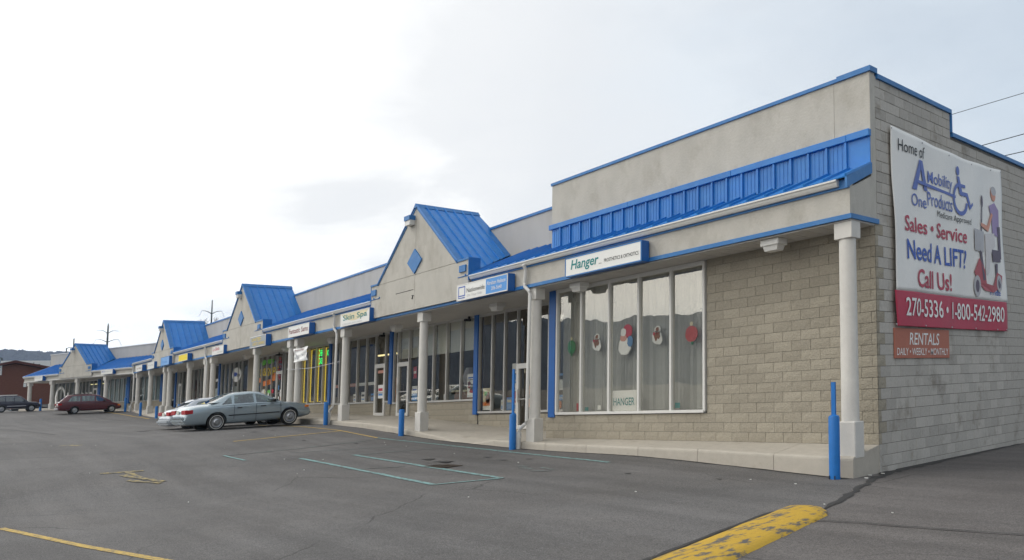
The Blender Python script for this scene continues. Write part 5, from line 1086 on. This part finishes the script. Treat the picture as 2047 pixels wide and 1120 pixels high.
SEDAN = dict(len=5.39, hw=.985, wheels=(1.34, 4.24), wr=.335, whitewall=True,
    body=[(0.0, .36, .58, .80, .60), (.03, .31, .66, .88, .70), (.10, .28, .80, .93, .93), (.30, .25, .92, .965, 1.02), (.85, .24, .95, .99, 1.05), (1.5, .23, .95, 1.0, 1.05), (2.7, .22, .95, 1.0, 1.02), (3.7, .23, .94, 1.0, 1.01), (4.3, .25, .91, .985, .96), (4.9, .27, .84, .95, .87), (5.22, .30, .76, .88, .79), (5.33, .32, .62, .82, .64), (5.39, .36, .54, .74, .56)],
    cabin=[(.98, .94, .90, .98, .80), (1.30, .94, .925, 1.10, .76), (1.80, .94, .935, 1.33, .68), (2.10, .94, .94, 1.385, .665), (2.7, .94, .945, 1.41, .665), (3.05, .94, .94, 1.385, .67), (3.45, .93, .93, 1.20, .74), (4.0, .92, .90, .95, .82)],
    glass=[([(1.52, .14), (1.92, .14), (1.92, .84), (1.86, .80)], 'quarter_window'), ([(2.00, .12), (2.78, .12), (2.78, .88), (2.05, .86)], 'door_window'), ([(2.88, .12), (3.62, .16), (3.20, .84), (2.88, .88)], 'door_window')],
    screens=[(0, 3, .10, .93), (7, 5, .08, .93)],
    bits=[('tail_lamp', 'tail', (.42, .945, .015, .16, .70, .86)), ('tail_lamp', 'tail', (.86, .962, .05, .34, .71, .855)), ('bumper', 'silver_blue', (-.925, .925, -.05, .30, .36, .60), 1), ('bumper_strip', 'plastic', (-.86, .86, -.056, .0, .545, .56), 1), ('licence_plate', 'plate', (-.16, .16, .0, .02, .72, .85), 1),
        ('marker_lamp', 'amber', (.80, .915, 5.02, 5.22, .665, .755)), ('head_lamp', 'clear', (.42, .80, 5.14, 5.30, .62, .75)), ('grille', 'plastic', (-.36, .36, 5.26, 5.345, .60, .74), 1), ('bumper', 'silver_blue', (-.84, .84, 5.2, 5.42, .36, .54), 1),
        ('door_handle', 'plastic', (.975, 1.0, 2.10, 2.30, .81, .845)), ('door_handle', 'plastic', (.978, 1.005, 3.02, 3.24, .82, .855)), ('mirror', 'plastic', (.92, 1.12, 3.48, 3.60, .96, 1.08)), ('side_moulding', 'plastic', (.984, 1.002, 1.78, 3.80, .535, .57)), ('side_moulding', 'silver_blue', (.984, .998, 4.66, 5.1, .535, .57)),
        ('steering_wheel', 'plastic', (-.55, -.2, 3.22, 3.26, .9, 1.2), 1)],
    seams=[(1.98, .42, .93, .02), (2.84, .30, .93, .02), (3.86, .30, .92, -.02)], seats=[(.42, 2.62), (-.42, 2.62), (.42, 1.72), (-.42, 1.72)])
def stretch(spec, rear, frontk):
    a, b = spec['wheels']; f = lambda v: a - (a - v) * rear if v < a else b + (v - b) * frontk if v > b else v
    d = dict(spec); d['body'] = [(f(r[0]),) + r[1:] for r in spec['body']]; d['cabin'] = [(f(r[0]),) + r[1:] for r in spec['cabin']]
    d['glass'] = [([(f(p), q) for p, q in g], n) for g, n in spec['glass']]; d['bits'] = [(b_[0], b_[1], b_[2][:2] + (f(b_[2][2]), f(b_[2][3])) + b_[2][4:]) + tuple(b_[3:]) for b_ in spec['bits']]
    return d
car('silver_sedan', 'silver blue four door sedan with whitewall tyres nosed up to the kerb', 'car', stretch(SEDAN, .87, .85), -22.0, -6.08, .445, .965, 'silver_blue', pitch=.025)
WHITE = dict(SEDAN); WHITE.update(cabin=[(.62, .94, .90, .98, .80), (.80, .94, .925, 1.13, .76), (1.12, .94, .935, 1.34, .68), (1.45, .94, .94, 1.385, .665)] + SEDAN['cabin'][4:], glass=[([(1.0, .14), (1.88, .14), (1.88, .84), (1.28, .80)], 'quarter_window')] + SEDAN['glass'][1:], len=4.9, whitewall=False, gm='car_glass', bits=[('tail_lamp', 'tail', (.40, .90, .01, .20, .74, .90)), ('bumper', 'grey_sign', (-.90, .90, -.06, .25, .36, .60), 1), ('licence_plate', 'plate', (-.2, .2, -.005, .015, .74, .88), 1), ('mirror', 'plastic', (.92, 1.1, 3.45, 3.57, .96, 1.08))])
car('white_sedan', 'pale silver car mostly hidden behind the silver blue sedan', 'car', WHITE, -24.75, -5.72, .43, .89, 'pearl', pitch=.025)
VAN = dict(len=5.05, hw=.96, wheels=(1.05, 4.06), wr=.335,
    body=[(0.0, .42, .60, .90, .66), (.05, .36, .86, .95, .95), (.14, .32, 1.02, .98, 1.06), (.6, .28, 1.06, 1.0, 1.10), (1.6, .26, 1.06, 1.0, 1.08), (3.0, .25, 1.04, 1.0, 1.06), (3.9, .27, 1.0, .99, 1.05), (4.4, .30, .88, .95, .93), (4.8, .33, .74, .88, .78), (4.98, .36, .62, .80, .65), (5.05, .40, .55, .7, .57)],
    cabin=[(.10, 1.03, .92, 1.05, .86), (.30, 1.04, .935, 1.34, .80), (.62, 1.04, .94, 1.66, .72), (1.0, 1.04, .94, 1.70, .72), (2.2, 1.04, .94, 1.72, .72), (2.9, 1.04, .935, 1.66, .72), (3.5, 1.03, .92, 1.36, .78), (4.1, 1.0, .88, 1.03, .82)],
    glass=[([(.62, .14), (1.46, .14), (1.46, .84), (.86, .84)], 'side_window'), ([(1.56, .12), (2.62, .12), (2.62, .86), (1.56, .86)], 'side_window'), ([(2.74, .12), (3.56, .16), (3.02, .84), (2.74, .86)], 'side_window')],
    screens=[(0, 2, .14, .9), (7, 5, .08, .93)],
    bits=[('tail_lamp', 'tail', (.74, .955, .02, .26, .80, .98)), ('bumper', 'greyp', (-.90, .90, -.07, .2, .42, .58), 1), ('licence_plate', 'plate', (-.2, .2, -.01, .02, .66, .80), 1), ('marker_lamp', 'amber', (.74, .90, 4.62, 4.86, .62, .74)), ('mirror', 'plastic', (.92, 1.14, 3.36, 3.48, 1.06, 1.22)), ('roof_rail', 'plastic', (.56, .60, .8, 2.6, 1.76, 1.79)), ('door_handle', 'plastic', (.955, .978, 2.85, 3.0, .9, .93))],
    seams=[(1.5, .3, 1.03, .0), (2.68, .3, 1.03, .0), (3.7, .3, 1.0, .0)], seats=[(.4, 2.5), (-.4, 2.5)])
car('maroon_minivan', 'dark maroon minivan nosed in where the row bends', 'car', stretch(VAN, 1.3, .9), -52.45, -5.34, 1.36, .755, 'maroon')
SUV = dict(len=4.75, hw=.92, wheels=(.95, 3.60), wr=.37,
    body=[(0.0, .50, .70, .92, .74), (.05, .45, .98, .96, 1.05), (.2, .42, 1.06, .99, 1.10), (1.0, .40, 1.08, 1.0, 1.11), (2.6, .38, 1.06, 1.0, 1.09), (3.2, .38, 1.05, 1.0, 1.08), (4.0, .42, 1.0, .98, 1.03), (4.5, .45, .92, .95, .95), (4.7, .47, .78, .90, .80), (4.75, .50, .70, .86, .72)],
    cabin=[(.10, 1.05, .88, 1.08, .82), (.22, 1.05, .885, 1.45, .76), (.40, 1.05, .89, 1.68, .70), (1.2, 1.05, .89, 1.72, .70), (2.2, 1.05, .885, 1.70, .70), (2.6, 1.05, .88, 1.62, .70), (2.95, 1.05, .87, 1.36, .75), (3.3, 1.04, .85, 1.07, .80)],
    glass=[([(.42, .14), (1.2, .14), (1.2, .84), (.52, .84)], 'side_window'), ([(1.3, .12), (1.98, .12), (1.98, .86), (1.3, .86)], 'side_window'), ([(2.08, .12), (2.92, .16), (2.62, .84), (2.08, .86)], 'side_window')],
    screens=[(0, 2, .14, .9), (7, 5, .08, .93)],
    bits=[('tail_lamp', 'tail', (.78, .925, .02, .2, .85, 1.05)), ('bumper', 'greyp', (-.88, .88, -.06, .2, .46, .66), 1), ('head_lamp', 'clear', (.55, .90, 4.5, 4.70, .78, .90)), ('bumper', 'plastic', (-.86, .86, 4.6, 4.82, .46, .66), 1), ('roof_rail', 'white_metal', (.56, .64, .3, 2.3, 1.755, 1.82)), ('roof_bar', 'chrome', (-.62, .62, 1.2, 1.26, 1.79, 1.81), 1), ('side_moulding', 'greyp', (.915, .93, 1.4, 3.1, .60, .66)), ('mirror', 'plastic', (.88, 1.08, 2.86, 2.98, 1.08, 1.22))],
    seams=[(1.25, .45, 1.05, .0), (2.03, .45, 1.05, .0), (3.0, .45, 1.05, .0)], seats=[(.4, 2.0), (-.4, 2.0)])
car('dark_suv', 'dark navy sport utility vehicle with silver roof rack beyond the maroon van', 'car', stretch(SUV, 1.0, .72), -59.9, -8.72, 1.71, .70, 'navy')
car('black_sedan', 'low black car parked behind the columns at the far end', 'car', dict(SEDAN, whitewall=False), -74.5, -6.1, 1.70, .62, 'blackcar')

# ------------------------------------------------------------------ beyond the lot
t = thing('brick_building', (-100, -4, 2.6), 'low brown brick building with shallow gable roof beyond the far wing', 'building')
GB = 2.2
obj('wall', MB().prism([(-16, GB), (8, GB), (8, 5.2), (-3.48, 7.72), (-16, 4.9)], lambda y, z, x: (x, y, z), -125, -100), 'brick', t)
for y0, z0, y1, z1 in ((-16.6, 4.85, -3.48, 7.8), (-3.48, 7.8, 8.6, 5.15)): obj('roof', MB().prism([(y0, z0), (y1, z1), (y1, z1 + .28), (y0, z0 + .28)], lambda y, z, x: (x, y, z), -126, -99.4), 'brown_trim', t)
obj('plinth', MB().box(-100.05, -99.95, -16, 8, GB, 2.85), 'mortar2', t)
t = thing('wall_sign', (-99.95, -5.0, 6.4), 'white sign with blue lines at the edge of view on the brown brick wall', 'sign'); obj('board', MB().box(-99.98, -99.9, -5.6, -4.73, 6.4, 7.55), 'white_sign', t); obj('printed_patch', MB().box(-99.9, -99.88, -5.5, -4.9, 6.6, 6.7).box(-99.9, -99.88, -5.5, -4.9, 6.95, 7.05).box(-99.9, -99.88, -5.5, -4.9, 7.25, 7.4), 'bluep', t)
props(obj('wall_plate', MB().box(-99.98, -99.9, -2.50, -2.21, 4.95, 5.38), 'white_sign'), 'small white plate on the brick wall beside the last column', 'sign')
t = thing('billboard', (-150, 2.5, 2), 'long white billboard ending in the word far above the brick building roof', 'billboard')
obj('board', MB().box(-150.2, -150, -.6, 6.9, 8.8, 11.3), 'white_sign', t); obj('lettering', text('so far.', 2.6, 5.4, 10.2, 10.95, lambda u, v: (-149.98, u, v), offset=0.0045), 'black', t)
for y in (0.5, 5.5): obj('post', MB().box(-150.3, -150.1, y - .2, y + .2, 1.0, 8.8), 'steel', t)
for y in (6.75,): obj('frame_end', MB().box(-150.1, -149.9, y, y + .25, 8.8, 11.3), 'greyp', t)
def ws(x, y, z): return (x, y, z - SL * x)             # true level heights
def pylon(x, y, ztop, arms, lab, sc=1.0):
    t = thing('power_pylon', ws(x, y, -14), lab, 'pylon', 'steel pole pylons behind the row')
    zs = [-14, -5, 3, ztop]; obj('mast', MB().tube([ws(x, y, z) for z in zs], .5, 8, rs=[.45 * sc, .40 * sc, .30 * sc, .16 * sc]), 'steel', t, smooth=True)
    dx, dy = .18, .98
    for za, ln, ris, ins in arms:
        for sg in (-1, 1):
            p = [ws(x + sg * dx * ln * f, y + sg * dy * ln * f, za + ris * math.sin(f * 1.9)) for f in (0, .2, .4, .6, .8, 1)]
            a = obj('crossarm', MB().tube(p, .12, 6, rs=[.16 * sc, .14 * sc, .12 * sc, .10 * sc, .08 * sc, .06 * sc]), 'steel', t, smooth=True)
            q = p[-1]; obj('insulator', MB().tube([q, (q[0], q[1] + sg * .9, q[2] - ins)], .06, 5), 'greyp', a)
    return t
pylon(-248.8, 34.3, 4.0, [(.9, 2.1, 1.0, .1), (-1.7, 3.0, .9, 1.7)], 'slim steel pylon with two pairs of upswept arms behind the wing', .75)
pylon(-241.9, 62.55, 12.2, [(7.75, 3.0, 1.0, 1.9), (4.0, 3.2, .8, .4)], 'taller steel pylon with curved arms beside the bare tree', 1.0)
def pole(x, y, z0, z1, lab, r=.12, arm=0):
    t = thing('street_lamp', ws(x, y, z0), lab, 'lamp post'); obj('post', MB().tube([ws(x, y, z0), ws(x, y, z1)], r, 8), 'steel', t)
    if arm: obj('arm', MB().tube([ws(x, y, z1 - .1), ws(x + .1, y + arm * .5, z1 + .15), ws(x + .2, y + arm, z1)], r * .6, 6), 'steel', t); obj('lamp_head', MB().box(x + .05, x + .35, y + arm - .1, y + arm + .6, z1 - .12 - SL * x, z1 + .1 - SL * x), 'steel', t)
d_ = lambda px, py, D: (CAM + (_r * ((px - 1023.5) / 1505.53) - _u * ((py - 560) / 1505.53) + _w) * D)
a = d_(148, 677, 118); pole(a.x, a.y, -12, a.z, 'plain pole rising behind the far gable', .09)
a = d_(133, 696, 140); pole(a.x, a.y, -12, a.z, 'lamp post with one short arm behind the wing parapet', .10, 1.0)
a = d_(4, 716, 190); pole(a.x, a.y, -14, a.z, 'faint lamp post at the foot of the wooded hill', .2, -1.2)
# overhead cables behind the end of the row
for (za, zb), lab in (((14.41, 14.78), 'topmost of the three overhead cables behind the side wall'), ((12.40, 12.65), 'middle one of the three overhead cables behind the side wall'), ((11.67, 11.75), 'lowest of the three overhead cables behind the side wall')):
    xa, xb = {14.41: (-9.96, -6.46), 12.40: (-8.60, -6.52), 11.67: (-7.54, -6.55)}[za]
    k = (zb - za) / (xb - xa); pts = [ws(x, 30, za + k * (x - xa)) for x in (-60, -40, -25, -12, 0, 20, 60)]
    props(obj('overhead_cable', MB().tube(pts, .018 if za > 14 else .024, 5), 'wire'), lab, 'cable', 'overhead cables')
# bare tree showing over the parapet
def bare_tree(x, y, z0, h, lab, seed):
    r = random.Random(seed); t = thing('bare_tree', ws(x, y, z0), lab, 'tree'); tr = MB(); cr = MB()
    tr.tube([ws(x, y, z0), ws(x + .1, y, z0 + h * .35), ws(x, y + .1, z0 + h * .62)], .3, 7, rs=[.35, .24, .15])
    def grow(p, d, l, rad, n):
        q = p + d * l; cr.tube([tuple(p), tuple(q)], rad, 4, rs=[rad, rad * .6])
        if n:
            for _ in range(3):
                e = (d + Vector((r.uniform(-.7, .7), r.uniform(-.7, .7), r.uniform(-.1, .6)))).normalized(); grow(q, e, l * r.uniform(.62, .8), rad * .62, n - 1)
    for k in range(7):
        f = r.uniform(.35, .62); p = Vector(ws(x, y, z0 + h * f)); grow(p, Vector((r.uniform(-.6, .6), r.uniform(-.6, .6), 1)).normalized(), h * .16, .10, 4)
    obj('trunk', tr, 'bark', t, smooth=True); obj('crown', cr, 'bark', t, fix=False)
a = d_(413, 641, 150); bare_tree(a.x, a.y, a.z - 14, 15.2, 'bare leafless tree top beside the taller pylon', 5)

# ------------------------------------------------------------------ winter air: far hills fade to blue
hz = bpy.data.materials.new('winter_air'); hz.use_nodes = True; hn = hz.node_tree; hn.nodes.clear()
ho = hn.nodes.new('ShaderNodeOutputMaterial'); hv = hn.nodes.new('ShaderNodeVolumePrincipled'); hn.links.new(hv.outputs[0], ho.inputs['Volume'])
hv.inputs['Color'].default_value = (0.58, 0.76, 1.0, 1); hv.inputs['Density'].default_value = 0.00028; hv.inputs['Anisotropy'].default_value = 0.2
obj('haze', MB().box(-1750, 1750, -1650, 1650, -95, 46).mapped(lambda x, y, z: (x, y, z - SL * x)), hz, loc=(0, 0, 0), kind='stuff')

# ------------------------------------------------------------------ lay everything on the falling street (levels drop 0.1 m per metre to the west)
done = set()
for o in bpy.data.objects:
    if o in (cam, sun_o): continue
    o.location.z += SL * o.location.x
    if o.type == 'MESH' and o.data.name not in done:
        done.add(o.data.name); n = len(o.data.vertices)
        import numpy as np
        co = np.empty(n * 3, 'f'); o.data.vertices.foreach_get('co', co); co = co.reshape(-1, 3); co[:, 2] += SL * co[:, 0]
        o.data.vertices.foreach_set('co', co.ravel()); o.data.update()
